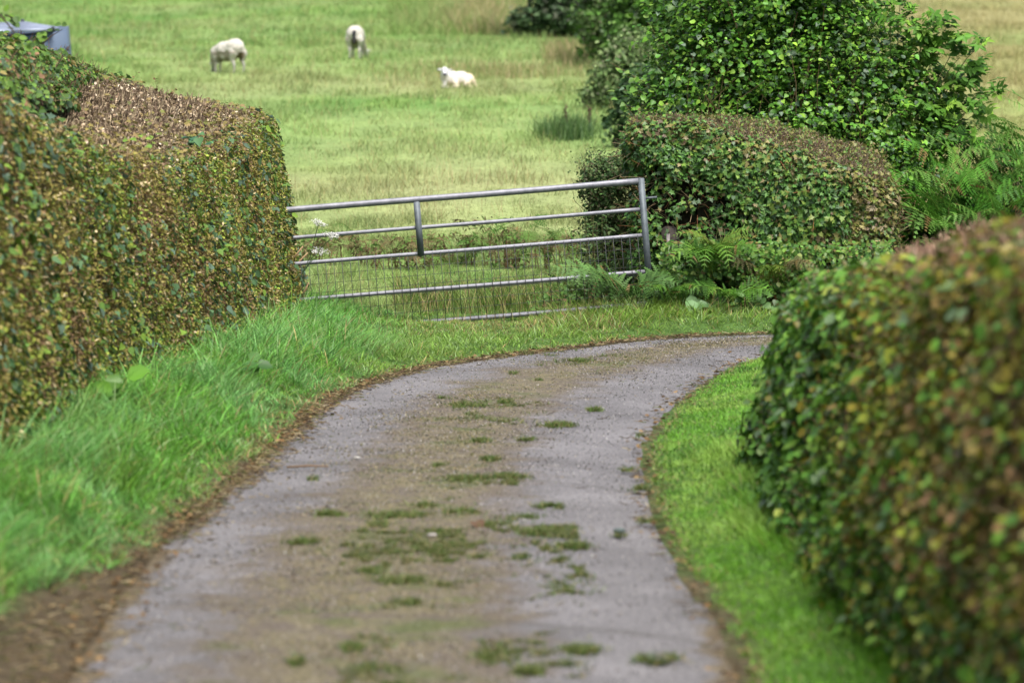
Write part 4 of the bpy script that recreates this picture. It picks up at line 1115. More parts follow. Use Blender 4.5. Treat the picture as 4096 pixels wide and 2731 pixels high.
fern('fern', 'low fern spreading sideways at the edge of the verge grass', (2.12, 39.4, .24), [(R(a), L, .17, R(50), R(85)) for a, L in ((170, .6), (200, .55), (20, .6), (330, .5), (265, .5), (235, .5))], FG, FGR)
fern('fern', 'pale yellowing fern among russet growth under the ivy hedge', (2.50, 39.7, .35), [(R(a), L, .17, R(70), R(105)) for a, L in ((200, .7), (250, .6), (310, .7), (345, .65), (160, .6), (280, .6))], FY + FB[1:2], FGR)
fern('fern', 'small green fern beside the wooden gate post', (1.58, 39.45, .24), [(R(a), L, .13, R(60), R(100)) for a, L in ((230, .5), (270, .5), (310, .52), (340, .45), (200, .45))], FG, FGR)

# bracken bank on the right
for k, (px, py, d, lab) in enumerate((
        (3800, 930, 41.6, 'green bracken nearest the hazel shrub, beyond the near right hedge'),
        (3950, 900, 41.9, 'green bracken in the middle of the bank, arching leftwards'),
        (4080, 860, 42.2, 'green bracken at the right edge of the picture, lower stand'),
        (3920, 760, 42.8, 'tall green bracken behind, topped against the dry field'),
        (4090, 720, 43.0, 'tallest green bracken at the right edge of the picture'),
        (3740, 830, 42.2, 'dark green bracken below the elder shrub'))):
    p = at(px, py, d)
    sp = [(R(rng.uniform(150, 250) if j % 4 else rng.uniform(-70, 90)), rng.uniform(.8, 1.2), rng.uniform(.20, .30), R(rng.uniform(45, 80)), R(rng.uniform(60, 100))) for j in range(30)]
    root = empty('bracken', (p.x, p.y, gz(p.x, p.y)), lab, 'bracken', 'green bracken on the right bank')
    sa = Acc()
    for az, L, W, a0, b in sp:
        acc = Acc(); z = .12 + rng.beta(1.3, 1.0) * max(p.z + .14, .6)
        x0, y0 = p.x + .12 + rng.normal() * .30, p.y + .1 + rng.normal() * .25
        frond(acc, (x0, y0, z), az, L, W, a0, b, np.array([(.04, .13, .012), (.06, .175, .017), (.10, .215, .035)][rng.integers(3)]), 17, 6, .6 * math.cos(az))
        acc.build('frond', M_leaf, root)
        sa = Acc(); tube(sa, [(x0 + .05, y0 + .04, 0), (x0, y0, z)], [.007, .005], (.09, .10, .03), 5, False); sa.build('stalk', M_twig, root)

# dark undergrowth below the bracken and hazel
def undergrowth():
    root = empty('nettle_patch', (4.4, 41.8, 0), 'dark leafy undergrowth below the bracken and hazel', 'undergrowth')
    acc = Acc()
    n = 14000
    x = rng.uniform(3.55, 5.9, n); y = rng.uniform(41.9, 44.0, n); z = rng.beta(1.3, 1.6, n) * np.interp(x, [3.5, 4.2, 5.6], [.95, 1.0, 1.25])
    P = np.c_[x, y, z]
    scatter(acc, LEAF, P, np.tile([0, -.5, .8], (n, 1)), rng.uniform(.05, .10, n), pick([(.03, .075, .014), (.045, .11, .018), (.06, .09, .05), (.08, .15, .025)], [3, 3, 1, 1], n), .8)
    acc.build('foliage', M_leaf, root)
undergrowth()

# withered bracken beyond the gate
def bracken_clump(px, d, w, h, brown, label, group):
    if h > .29 and d > 42.3: d += 3.0; h *= 1.15; w *= 1.1
    x = (px - 2048) / FPX * d; z = gz(x, d)
    root = empty('withered_bracken', (x, d, z), label, 'bracken', group)
    nf = max(5, int(w * 20))
    for j in range(nf):
        acc = Acc()
        c = np.array(FB[rng.integers(3)]) * rng.uniform(.7, 1.1) if rng.random() < brown * .8 else np.array([(.06, .13, .025), (.08, .15, .03)][rng.integers(2)])
        frond(acc, (x + rng.uniform(-.5, .5) * w, d + rng.normal() * .12, z + h * rng.uniform(.15, .85)), (az := rng.uniform(0, 6.28)), rng.uniform(.22, .42), rng.uniform(.07, .13), R(rng.uniform(20, 75)), R(rng.uniform(60, 120)), c, 11, 4, .7 * math.cos(az))
        acc.build('frond', M_dry, root)
    acc = Acc(); k = int(900 * w)
    P = np.c_[x + rng.normal(size=k) * w * .34, d + rng.normal(size=k) * .14, z + h * rng.beta(1.5, 1.3, k) * (.6 + .5 * vnoise(rng.random(k) + x, rng.random(k), .3, 9))]
    kk = vnoise(P[:, 0], P[:, 2], .11, 10) > .42; P = P[kk]; k = len(P)
    pal = np.where((rng.random(k) < brown * .75)[:, None], pick(FB + [(.07, .05, .025)], [2, 2, 1.5, 1.5], k), pick([(.06, .13, .025), (.09, .17, .035), (.12, .17, .05)], [2, 2, 1], k))
    scatter(acc, LANCE, P, np.tile([0, -.4, .8], (k, 1)), rng.uniform(.03, .08, k), pal, 1.0, .5); acc.build('foliage', M_dry, root)
    for j in range(nf):
        xx = x + rng.uniform(-.5, .5) * w; st = Acc()
        tube(st, [(xx, d, z - .02), (xx + rng.normal() * .05, d, z + h * .6)], [.006, .004], (.13, .08, .04), 4, False); st.build('stalk', M_twig, root)
g = 'withered bracken behind the gate'
bracken_clump(1400, 43.6, .55, .36, .95, 'brown withered bracken clump seen through the left half of the gate', g)
bracken_clump(1620, 43.2, .65, .34, .9, 'brown withered bracken behind the gate upright, low in the grass', g)
bracken_clump(1260, 44.4, .3, .30, .95, 'small brown bracken tuft beside the white umbel flowers', g)
bracken_clump(1790, 43.8, .55, .32, .75, 'mixed brown and green bracken just right of the gate upright', g)
bracken_clump(1960, 43.6, .6, .50, .45, 'tall half green bracken in the middle behind the gate', g)
bracken_clump(2120, 43.3, .6, .46, .65, 'brown topped bracken behind the right half of the gate', g)
bracken_clump(2280, 43.0, .55, .5, .5, 'bracken mixed with green stems left of the thorn bush', g)
bracken_clump(2400, 42.6, .5, .55, .25, 'green bracken against the thorn bush behind the gate', g)
bracken_clump(1990, 42.2, .45, .15, .1, 'low fresh green fern behind the wire mesh of the gate', g)
bracken_clump(2330, 41.6, .55, .28, .15, 'fresh green fern behind the hinge end of the gate mesh', g)

# leafy weeds filling the corner behind the gate hinge
def weeds():
    acc = Acc()
    n = 5200
    x = rng.uniform(.1, 1.35, n); y = rng.uniform(41.0, 43.0, n)
    keep = rng.random(n) < sstep(.05, .9, x); x, y = x[keep], y[keep]; n = len(x)
    z = ground_z(x, y) + rng.beta(1.2, 1.8, n) * (.18 + .45 * sstep(.3, 1.2, x))
    scatter(acc, LEAF, np.c_[x, y, z], np.tile([0, -.4, .8], (n, 1)), rng.uniform(.03, .07, n), pick([(.05, .12, .02), (.075, .16, .028), (.10, .17, .05), (.13, .10, .04)], [3, 3, 1.5, .6], n), .7)
    x = rng.uniform(-1.2, 1.3, 3200); y = rng.uniform(41.0, 43.5, 3200)
    blades(acc, np.c_[x, y, ground_z(x, y)], rng.uniform(.15, .45, 3200), np.full(3200, .007), rng.uniform(0, 6.28, 3200), rng.uniform(0, .4, 3200), rng.uniform(.1, .6, 3200), pick([(.10, .17, .03), (.26, .2, .09), (.14, .19, .05)], [2, 1, 1], 3200), 3)
    tag(acc.build('weeds', M_leaf), 'leafy green weeds and tall grass behind the hinge end of the gate', None, None, 'stuff')
weeds()

# broad leaved plants at the foot of the ivy hedge
def broad(name, label, cat, loc, n, L, pal, spread, tpl=ROUND, group=None):
    root = empty(name, loc, label, cat, group)
    acc = Acc(); st = Acc()
    for k in range(n):
        a = rng.uniform(0, 6.28); rr = spread * math.sqrt(rng.random())
        p = np.array([loc[0] + rr * math.cos(a), loc[1] + rr * .6 * math.sin(a), loc[2] + rng.uniform(.03, spread * .9)])
        tube(st, [(loc[0], loc[1], loc[2]), (np.array(loc) * .4 + p * .6) + np.array([0, 0, .02]), p], [.004, .003, .002], (.08, .12, .03), 4, False)
        scatter(acc, tpl, p[None], np.array([[0, -.55, .7]]), np.array([L * rng.uniform(.8, 1.2)]), pick(pal, [1] * len(pal), 1), .35, .4)
    st.build('stems', M_twig, root); acc.build('foliage', M_gloss, root)
broad('dock_plant', 'broad pale leaved dock plant standing in the verge grass below the ferns', 'plant', (1.72, 39.25, .17), 7, .15, [(.09, .17, .06), (.075, .15, .05)], .12, LEAF)
broad('bramble', 'low bramble with round dark leaves between the green ferns', 'bramble', (1.75, 39.75, .16), 14, .12, [(.045, .11, .025), (.06, .14, .035)], .26)
broad('sapling', 'small leafy sapling at the roadside under the right end of the ivy hedge', 'plant', (2.36, 39.4, .13), 22, .08, [(.07, .16, .04), (.10, .2, .05), (.06, .13, .03)], .24)
broad('dock_plant', 'dark broad leaved dock in the long verge grass below the left hedge', 'plant', (-2.22, 27.6, .18), 9, .16, [(.04, .12, .018), (.05, .14, .02)], .20, LEAF)
broad('dock_plant', 'tall bright dock at the foot of the left hedge near the picture edge', 'plant', (-2.80, 27.2, .22), 16, .15, [(.08, .19, .02), (.06, .15, .02)], .28, LEAF)
broad('dock_plant', 'small dark dock half way along the long verge grass', 'plant', (-1.98, 30.6, .2), 7, .13, [(.035, .10, .018), (.05, .13, .02)], .15, LEAF)

# white umbel flowers beside the hedge end
def umbel():
    d = 39.6
    b = at(1200, 1110, d)
    root = empty('umbel_plant', b, 'white flowering umbel plant beside the left end of the gate', 'flower')
    st = Acc()
    for pts, w in (([(1200, 1110), (1240, 1030), (1262, 940), (1272, 905)], .085), ([(1200, 1110), (1250, 1030), (1300, 975), (1325, 955)], .075), ([(1205, 1100), (1250, 1040), (1285, 1020)], .11)):
        q = [at(px, py, d - .02 * k) for k, (px, py) in enumerate(pts)]
        tube(st, q, np.linspace(.005, .003, len(q)), (.06, .10, .05), 5, False)
        tip = np.array(q[-1]); acc = Acc(); dv = nrm(np.array([.25, -.25, 1.])); a1 = nrm(np.cross(dv, [0, 1, 0])); a2 = np.cross(dv, a1)
        n = 20; r = np.sqrt(rng.random(n)) * w * .5; th = rng.uniform(0, 6.28, n)
        for rr, t in zip(r, th):
            e = tip + dv * .035 + a1 * rr * 2 * math.cos(t) * .5 * 2 + a2 * rr * math.sin(t) * 2
            tube(acc, [tip, e], [.0012, .001], (.14, .2, .08), 3, False)
            k = 12
            scatter(acc, LEAF, e + rng.normal(size=(k, 3)) * .009, np.tile(dv, (k, 1)), np.full(k, .012), pick([(.60, .60, .57), (.48, .48, .43)], [3, 1], k, .05), .5)
        acc.build('flower_head', M_petal, root)
    st.build('stem', M_leaf, root)
umbel()

# dry stalks leaning out of the hedge end
def dry_stalk():
    d = 40.0
    p = at(1165, 1110, d)
    root = empty('dry_stalk', p, 'dry tan stalk leaning from the hedge beside the gate', 'stalk')
    acc = Acc()
    for a, b in (((1160, 1050), (1212, 985)), ((1170, 1075), (1232, 1010)), ((1205, 1190), (1235, 1130))):
        q0, q1 = at(*a, d), at(*b, d)
        tube(acc, [q0, (q0 + q1) / 2 + Vector((.01, 0, .01)), q1], [.008, .010, .006], (.30, .20, .11), 6)
    acc.build('stems', M_twig, root)
dry_stalk()

# ------------------------------------------------------------------ gate
def gate():
    root = bpy.data.objects.new('field_gate', None); COL.objects.link(root)
    root.location = (1.36, 40.0, .165); root.rotation_euler = (0, -R(4.7), 0)
    tag(root, 'galvanised steel field gate with wire mesh lower half, sagging to the left', 'gate')
    XL = -3.78
    def rod(name, z, r, x0=XL, x1=0., y=0., mat=M_galv, z1=None):
        acc = Acc(); n = 16
        x = np.linspace(x0, x1, n); zz = np.linspace(z, z if z1 is None else z1, n)
        pts = np.c_[x, np.full(n, y), zz + .0025 * np.sin(np.linspace(0, 7, n))]
        tube(acc, pts, r, (.5, .5, .5), 14)
        V = np.vstack(acc.V)
        return mesh(name, V, [np.vstack(v) for v in acc.F.values()], mat, root, None, True)
    def post(name, x, z0, z1, w, mat=M_galvd, y=0.):
        acc = Acc(); boxm(acc, (x - w / 2, y - w / 2, z0), (x + w / 2, y + w / 2, z1), (.5, .5, .5))
        o = mesh(name, np.vstack(acc.V), [np.vstack(v) for v in acc.F.values()], mat, root)
        bm = bmesh.new(); bm.from_mesh(o.data); bmesh.ops.bevel(bm, geom=bm.edges[:], offset=.006, segments=2, affect='EDGES'); bm.to_mesh(o.data); bm.free()
        return o
    rod('top_rail', 1.22, .031)
    for z, r in ((.945, .020), (.69, .021), (.335, .022), (.02, .024)): rod('rail', z, r)
    post('stile', .0, -.02, 1.25, .062, M_galvd); post('stile', XL, -.02, 1.25, .062)
    post('upright', -2.20, .665, 1.20, .062, M_galvd, -.012)
    # wire mesh panel fixed to the near side of the lower rails
    acc = Acc(); y = -.027; wr = .0029
    for k in range(46):
        x = -3.70 + k * .0805
        pts = [(x, y, .70), (x, y, .36), (x, y - .002, .335), (x, y, .0)]
        tube(acc, pts, wr, (.1, .1, .1), 5)
    for k in range(8):
        z = .04 + k * .088
        tube(acc, [(XL + .03, y + .004, z), (-1.9, y + .004, z + .003), (-.03, y + .004, z)], wr * .7, (.1, .1, .1), 5)
    mesh('wire_mesh', np.vstack(acc.V), [np.vstack(v) for v in acc.F.values()], M_wire, root)
    # rain drops hanging below the top rail
    # hinge straps on the right stile
    for z in (.2, 1.05):
        acc = Acc(); tube(acc, [(.02, 0, z), (.14, .02, z)], .012, (.1, .1, .1), 8)
        mesh('hinge', np.vstack(acc.V), [np.vstack(v) for v in acc.F.values()], M_galvd, root)
gate()
def gate_post():
    root = empty('gate_post', (1.56, 40.25, 0), 'weathered round wooden gate post half buried in ivy', 'post')
    acc = Acc()
    pts = [(1.56, 40.25, -.1), (1.555, 40.25, .45), (1.55, 40.25, .80), (1.545, 40.25, .90), (1.545, 40.25, .93)]
    tube(acc, pts, [.105, .10, .098, .085, .04], (.045, .038, .032), 14)
    acc.build('post', M_wood, root, True)
    acc = Acc(); tube(acc, [(1.535, 40.13, .1), (1.53, 40.13, .86)], .018, (.17, .155, .15), 8); acc.build('batten', M_wood, root)
gate_post()

# ------------------------------------------------------------------ metal box
def metal_box():
    d = 70.0
    x1 = at(262, 200, d).x; zt = at(262, 112, d).z; z0 = gz(-8.5, 70)
    root = empty('metal_box', (x1 - 1.0, d, z0), 'blue grey sheet metal box with a ridged pale lid behind the left hedge', 'container')
    def obj(name, acc, mat): 
        V = np.vstack(acc.V) - np.array(root.location)
        return mesh(name, V, [np.vstack(v) for v in acc.F.values()], mat, root)
    xl = x1 - 2.0; yb = d + 1.5
    # body: sloped top, front lower than the rear
    zf, zr = zt - .06, zt + .02
    acc = Acc()
    V = np.array([(xl, d, z0 - .1), (x1 + .05, d, z0 - .1), (x1 + .05, yb, z0 - .1), (xl, yb, z0 - .1), (xl, d, zf - .22), (x1, d, zf), (x1 - .1, yb, zr + .02), (xl, yb, zr + .05)])
    acc.add(V, np.array([(0, 3, 2, 1), (4, 5, 6, 7), (0, 1, 5, 4), (1, 2, 6, 5), (2, 3, 7, 6), (3, 0, 4, 7)]), (.3, .3, .3)); obj('body', acc, M_box)
    # lid: pressed ridges running left-right, sloping down towards the viewer
    p = lambda px, py, dd: np.array(at(px, py, dd))
    A, B = p(92, 84, 70.9), p(238, 112, 70.6)      # rear edge
    Cc, Dd = p(212, 117, 69.9), p(45, 122, 69.9)   # front edge
    acc = Acc(); m = 25; rows = []
    for i in range(m):
        t = i / (m - 1)
        off = .018 * (1 if (i // 3) % 2 else 0)
        a = A * (1 - t) + Dd * t; b = B * (1 - t) + Cc * t
        rows += [a + np.array([0, 0, off]), b + np.array([0, 0, off]), a + np.array([0, 0, -.03]), b + np.array([0, 0, -.03])]
    F = []
    for i in range(m - 1):
        o = i * 4
        F += [(o, o + 1, o + 5, o + 4), (o + 2, o + 6, o + 7, o + 3), (o + 1, o + 3, o + 7, o + 5), (o, o + 4, o + 6, o + 2)]
    F += [(0, 2, 3, 1), ((m - 1) * 4, (m - 1) * 4 + 1, (m - 1) * 4 + 3, (m - 1) * 4 + 2)]
    acc.add(np.array(rows), np.array(F), (.5, .5, .5)); obj('lid', acc, M_lid)
    # fixed rear half of the roof
    acc = Acc(); A2, B2 = p(-60, 92, 70.9), p(88, 87, 70.9); C2, D2 = p(40, 125, 69.92), p(-70, 130, 69.92)
    q = np.array([A2, B2, C2, D2]); acc.add(np.vstack([q, q - np.array([0, 0, .04])]), np.array([(0, 3, 2, 1), (4, 5, 6, 7), (0, 1, 5, 4), (1, 2, 6, 5), (2, 3, 7, 6), (3, 0, 4, 7)]), (.5, .5, .5)); obj('roof_panel', acc, M_lid)
    for (px, py, dd, s) in ((90, 86, 70.75, .055), (212, 115, 69.86, .05), (268, 196, 69.95, .05)):
        c = p(px, py, dd); acc = Acc(); boxm(acc, c - np.array([s * .55, s * .5, s * .7]), c + np.array([s * .55, s * .5, s * .7]), (.1, .1, .1)); obj('bracket', acc, M_hw)
metal_box()

# ------------------------------------------------------------------ sheep
def remeshed(name, prims, vox, smooth_it=6):
    bm = bmesh.new()
    for pr in prims:
        if pr[0] == 's':
            _, c, r, rot = pr
            M = Matrix.Translation(c) @ Euler(rot).to_matrix().to_4x4() @ Matrix.Diagonal((*r, 1))
            bmesh.ops.create_uvsphere(bm, u_segments=20, v_segments=14, radius=1, matrix=M)
        else:
            _, a, b, r0, r1 = pr
            a, b = Vector(a), Vector(b); d = b - a
            M = Matrix.Translation((a + b) / 2) @ d.to_track_quat('Z', 'Y').to_matrix().to_4x4()
            bmesh.ops.create_cone(bm, cap_ends=True, segments=14, radius1=r0, radius2=r1, depth=d.length, matrix=M)
            for c, r in ((a, r0), (b, r1)): bmesh.ops.create_uvsphere(bm, u_segments=12, v_segments=8, radius=r, matrix=Matrix.Translation(c))
    me = bpy.data.meshes.new(name); bm.to_mesh(me); bm.free()
    o = bpy.data.objects.new(name, me); COL.objects.link(o)
    m = o.modifiers.new('r', 'REMESH'); m.mode = 'VOXEL'; m.voxel_size = vox
    s = o.modifiers.new('s', 'SMOOTH'); s.iterations = smooth_it; s.factor = .5
    dg = bpy.context.evaluated_depsgraph_get()
    me2 = bpy.data.meshes.new_from_object(o.evaluated_get(dg)); o.modifiers.clear(); o.data = me2; bpy.data.meshes.remove(me)
    me2.name = name
    return o
def wool(o, colfn, amp=.012):
    me = o.data; n = len(me.vertices)
    co = np.empty(n * 3, np.float32); me.vertices.foreach_get('co', co); co = co.reshape(-1, 3)
    no = np.empty(n * 3, np.float32); me.vertices.foreach_get('normal', no); no = no.reshape(-1, 3)
    C, w = colfn(co)
    nz = vnoise(co[:, 0] + co[:, 1] * .5, co[:, 2] + co[:, 1], .05, 5) - .5
    co = co + no * (nz * amp * w)[:, None]
    me.vertices.foreach_set('co', co.astype(np.float32).ravel())
    a = me.attributes.new('Col', 'FLOAT_COLOR', 'POINT'); c = np.ones((n, 4), np.float32); c[:, :3] = C; a.data.foreach_set('color', c.ravel())
    me.polygons.foreach_set('use_smooth', np.ones(len(me.polygons), bool)); me.materials.clear(); me.materials.append(M_wool); me.update()
WHITE = np.array([.42, .395, .35]); GREY = np.array([.15, .135, .12]); LEGC = np.array([.38, .36, .33]); BLK = np.array([.03, .03, .035])
def ear(prims, a, b, r=.022):
    prims.append(('c', a, b, r, r * .55))
def standing_sheep(name, label, loc, heading, head_side, s=1.0, tail_dark=False):
    pr = [('s', (0, 0, .50), (.36, .20, .205), (0, 0, 0)), ('s', (-.22, 0, .55), (.22, .205, .205), (0, 0, 0)), ('s', (.26, 0, .44), (.20, .175, .19), (0, 0, 0)), ('s', (0, 0, .43), (.32, .185, .17), (0, 0, 0)),
          ('c', (.36, .0, .46), (.53, .10 * head_side, .24), .13, .085), ('c', (.53, .10 * head_side, .24), (.60, .15 * head_side, .17), .075, .062), ('c', (.60, .15 * head_side, .16), (.66, .18 * head_side, .045), .058, .036)]
    hx, hy, hz = .585, .14 * head_side, .20
    ear(pr, (hx, hy + .05, hz), (hx + .0, hy + .15, hz + .01)); ear(pr, (hx, hy - .05, hz), (hx + .0, hy - .15, hz + .01))
    for y, dx in ((.10, .0), (-.10, .06)):
        pr += [('c', (.27 + dx, y, .40), (.28 + dx, y, .21), .06, .034), ('c', (.28 + dx, y, .21), (.28 + dx, y, .02), .028, .024)]
    for y, dx in ((.11, .0), (-.11, -.07)):
        pr += [('c', (-.27 + dx, y, .44), (-.24 + dx, y * 1.05, .30), .105, .055), ('c', (-.24 + dx, y * 1.05, .30), (-.31 + dx, y, .19), .042, .030), ('c', (-.31 + dx, y, .19), (-.29 + dx, y, .02), .028, .024)]
    pr.append(('c', (-.435, 0, .62), (-.465, 0, .36), .040, .030))
    o = remeshed(name, pr, .016)
    def cf(co):
        x, y, z = co.T
        C = np.tile(WHITE, (len(co), 1)); w = np.ones(len(co))
        low = sstep(.42, .27, z)[:, None] * .0
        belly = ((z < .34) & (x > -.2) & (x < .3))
        C = np.where(belly[:, None], C * .45 + GREY * .3, C)  # dirty belly wool, darkened further with painted underside shade
        leg = (z < .24) & (x < .48); C = np.where(leg[:, None], LEGC, C); w = np.where(leg, .1, w)
        head = (x > .50) & (z < .27); C = np.where(head[:, None], np.array([.42, .41, .38]), C); w = np.where(head, .1, w)
        br = (x > .36) & (x <= .5) & (z < .34); C = np.where(br[:, None], np.array([.30, .26, .22]), C)
        side = fbm(x * 1.3, z, .2, 3) > .50
        C = np.where((side & (z < .48) & (z > .25))[:, None], C * np.array([.62, .57, .53]), C)
        crutch = (x < -.25) & (np.abs(y) < .075) & (z < .47); C = np.where(crutch[:, None], np.array([.12, .095, .06]), C)
        tail = (x < -.43) & (np.abs(y) < .042) & (z > .33)
        if tail_dark: C = np.where(tail[:, None], BLK, C)
        nose = (x > .645) & (z < .06); C = np.where(nose[:, None], np.array([.12, .11, .11]), C)
        return C, w
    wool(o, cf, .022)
    o.location = loc; o.rotation_euler = (0, 0, heading); o.scale = (s, s, s)
    tag(o, label, 'sheep', 'sheep in the meadow')
    return o
def sheep_at(px, py):
    for d in np.linspace(60, 140, 800):
        p = at(px, py, d)
        if p.z <= gz(p.x, d): return p
    return at(px, py, 95)
p = sheep_at(912, 292)
print('sheep1', p)
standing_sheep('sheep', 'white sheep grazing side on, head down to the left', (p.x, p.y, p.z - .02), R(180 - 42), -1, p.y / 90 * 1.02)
p = sheep_at(1425, 236)
print('sheep2', p)
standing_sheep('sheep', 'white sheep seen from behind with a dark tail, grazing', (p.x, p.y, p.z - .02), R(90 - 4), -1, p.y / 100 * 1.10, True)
def lying_sheep():
    p = sheep_at(1820, 352); print('sheep3', p)
    # body axis along +x from chest (0) to rump; the head looks at the viewer (-y)
    pr = [('s', (.10, .02, .20), (.22, .165, .175), (0, 0, 0)), ('s', (.30, .04, .19), (.22, .17, .175), (0, 0, 0)), ('s', (.44, .06, .165), (.16, .16, .155), (0, 0, 0)),
          ('c', (-.02, -.02, .22), (-.06, -.10, .36), .12, .08), ('s', (-.06, -.13, .395), (.066, .075, .062), (0, 0, 0)), ('c', (-.06, -.16, .375), (-.065, -.24, .30), .058, .036),
          ('c', (-.05, -.08, .12), (-.11, -.18, .04), .06, .04), ('c', (-.11, -.18, .04), (.0, -.22, .03), .036, .03), ('c', (.14, -.10, .16), (.22, -.20, .045), .07, .045), ('c', (.22, -.20, .045), (.10, -.24, .035), .035, .03),
          ('c', (.42, -.06, .16), (.40, -.19, .06), .10, .055), ('c', (.40, -.19, .06), (.52, -.20, .035), .036, .028), ('c', (.58, .05, .18), (.61, .0, .06), .035, .025)]
    pr += [('c', (-.11, -.10, .40), (-.215, -.10, .405), .024, .016), ('c', (-.01, -.10, .40), (.10, -.10, .395), .024, .016)]
    o = remeshed('sheep', pr, .013, 5)
    def cf(co):
        x, y, z = co.T
        C = np.tile(np.array([.52, .50, .455]), (len(co), 1)); w = np.ones(len(co))
        C = np.where(((z < .17) & (x > 0))[:, None], np.array([.56, .47, .39]), C)
        C = np.where((x > .42)[:, None], np.array([.62, .51, .38]), C)
        head = (y < -.04) & (z > .27) & (x < .12) & (x > -.25); C = np.where(head[:, None], np.array([.58, .58, .60]), C); w = np.where(head, .05, w)
        C = np.where(((y < -.215) & (z > .24) & (z < .33))[:, None], np.array([.05, .05, .075]), C)
        C = np.where(((np.abs(x + .06) > .135) & (z > .36) & (x < .12))[:, None], np.array([.25, .24, .26]), C)
        ey = (np.abs(np.abs(x + .06) - .048) < .012) & (y < -.165) & (np.abs(z - .40) < .013); C = np.where(ey[:, None], np.array([.04, .035, .03]), C)
        return C, w
    wool(o, cf, .014)
    s = p.y / 80 * .92
    o.location = (p.x - .17 * s, p.y, p.z - .015); o.scale = (s, s, s); o.rotation_euler = (0, 0, R(6))
    tag(o, 'white sheep lying in the grass facing the viewer with ears out', 'sheep', 'sheep in the meadow')
lying_sheep()

# ------------------------------------------------------------------ trees and bushes along the field boundary
def tree(name, label, cat, px, d, blobs, n, L, pal, prob, trunk=None, seed=0, tw=(.06, .05, .035), group='field boundary trees and bushes'):
    global gzmin
    x = (px - 2048) / FPX * d; z = gz(x, d)
    root = empty(name, (x, d, z), label, cat, group)
    acc = Acc(); st = Acc()
    gzmin = z + .02
    bl = [((x + c[0], d + c[1], z + c[2]), r) for c, r in blobs]
    crown(acc, bl, n, LEAF, L, pal, prob, seed, .6, .8, .5, .35, .28)
    gzmin = .02
    tr = trunk or [(0, 0, .09, bl[0][0][2] - z)]
    for tx, ty, r, h in tr:
        b = np.array([x + tx, d + ty, z - .1]); top = b + np.array([rng.normal() * .15, 0, h])
        q = [b + (top - b) * t + rng.normal(size=3) * r * .5 * (0 < t < 1) for t in np.linspace(0, 1, 6)]
        tube(st, q, np.linspace(r, r * .45, 6), tw, 8, False)
        for c, rr in bl:
            if rng.random() < .8:
                e = np.array(c) + rvec(1)[0] * np.array(rr) * .5; s0 = q[rng.integers(2, 5)]
                tube(st, [s0, (s0 + e) / 2 + rng.normal(size=3) * .08, e], [r * .4, r * .25, r * .1], tw, 5, False)
    st.build('trunk', M_twig, root)
    acc.build('crown', M_leaf, root)
DG = [(.03, .055, .022), (.045, .085, .034), (.07, .115, .05), (.08, .09, .06)]
MG = [(.05, .12, .02), (.075, .165, .028), (.11, .205, .04), (.075, .11, .055)]
PG = [(.085, .14, .045), (.115, .185, .06), (.15, .20, .08), (.10, .11, .06)]
tree('tree', 'dark tree with bare grey stems at the top of the field', 'tree', 2215, 111, [((-.3, 0, 1.9), (.9, .8, .7)), ((.7, 0, 1.5), (.7, .8, .8)), ((.4, 0, 3.0), (1.5, 1, .9)), ((-.9, 0, 2.7), (.8, .8, .7)), ((1.3, 0, .9), (.5, .6, .7)), ((-.7, -.2, .45), (.7, .6, .5)), ((.1, -.3, .55), (.8, .5, .55)), ((.8, -.3, .5), (.6, .5, .5)), ((-.2, -.2, 1.3), (.6, .5, .6))], 6500, (.10, .2), DG, [3, 3, 2, 1],
     [(-.45, 0, .07, 2.4), (-.15, .2, .05, 2.5), (.05, -.1, .08, 2.6), (.3, .1, .06, 2.6), (.5, 0, .09, 2.6), (-.7, .2, .05, 2.3), (.75, .2, .06, 2.4), (.2, .3, .05, 2.4)], 1, (.12, .105, .10))
tree('tree', 'dark leaning tree with a crooked black trunk at the field corner', 'tree', 2345, 97, [((.2, 0, 1.7), (.65, .7, .9)), ((-.15, 0, 2.6), (.8, .8, .8)), ((.7, 0, 2.4), (.8, .8, .9)), ((.1, -.1, .75), (.35, .4, .6))], 5200, (.08, .17), DG[1:] + [(.05, .09, .03)], [3, 2, 1, 1], [(-.05, 0, .09, 1.9), (.15, .1, .06, 1.8)], 2, (.04, .033, .028))
tree('bush', 'soft olive green bush beside the dark leaning tree', 'bush', 2420, 90, [((-.1, 0, 1.0), (.7, .7, .9)), ((.5, 0, 1.9), (.8, .8, .9)), ((-.3, 0, 2.2), (.6, .7, .7))], 6500, (.06, .13), PG + MG[:2], [2, 3, 2, 1, 2, 3], None, 7)
tree('bush', 'mid green leafy bush between the dark trees and the hazel', 'bush', 2500, 78, [((0, 0, 1.25), (.55, .7, .75)), ((.5, 0, 1.8), (.8, .8, .8)), ((.2, 0, 2.5), (.7, .7, .6)), ((.9, 0, .9), (.7, .7, .8)), ((1.1, 0, 2.4), (.8, .8, .8))], 12500, (.06, .13), MG, [3, 4, 2, 1], None, 3)
tree('bush', 'pale grey green scrub at the edge of the meadow', 'bush', 2460, 73, [((-.1, 0, .55), (.42, .5, .62)), ((.3, 0, .9), (.5, .5, .6)), ((.55, -.2, .5), (.55, .5, .6)), ((-.35, 0, .25), (.3, .4, .3))], 7000, (.045, .09), PG, [3, 3, 2, 1], None, 4)
tree('bush', 'dark green low bush just above the thorn bush', 'bush', 2480, 64, [((.15, 0, .45), (.42, .4, .6)), ((.35, 0, .85), (.4, .4, .5)), ((.6, 0, .6), (.5, .4, .7))], 4500, (.05, .10), [(.025, .06, .018), (.04, .085, .028), (.06, .11, .035)], [3, 3, 1], None, 5)
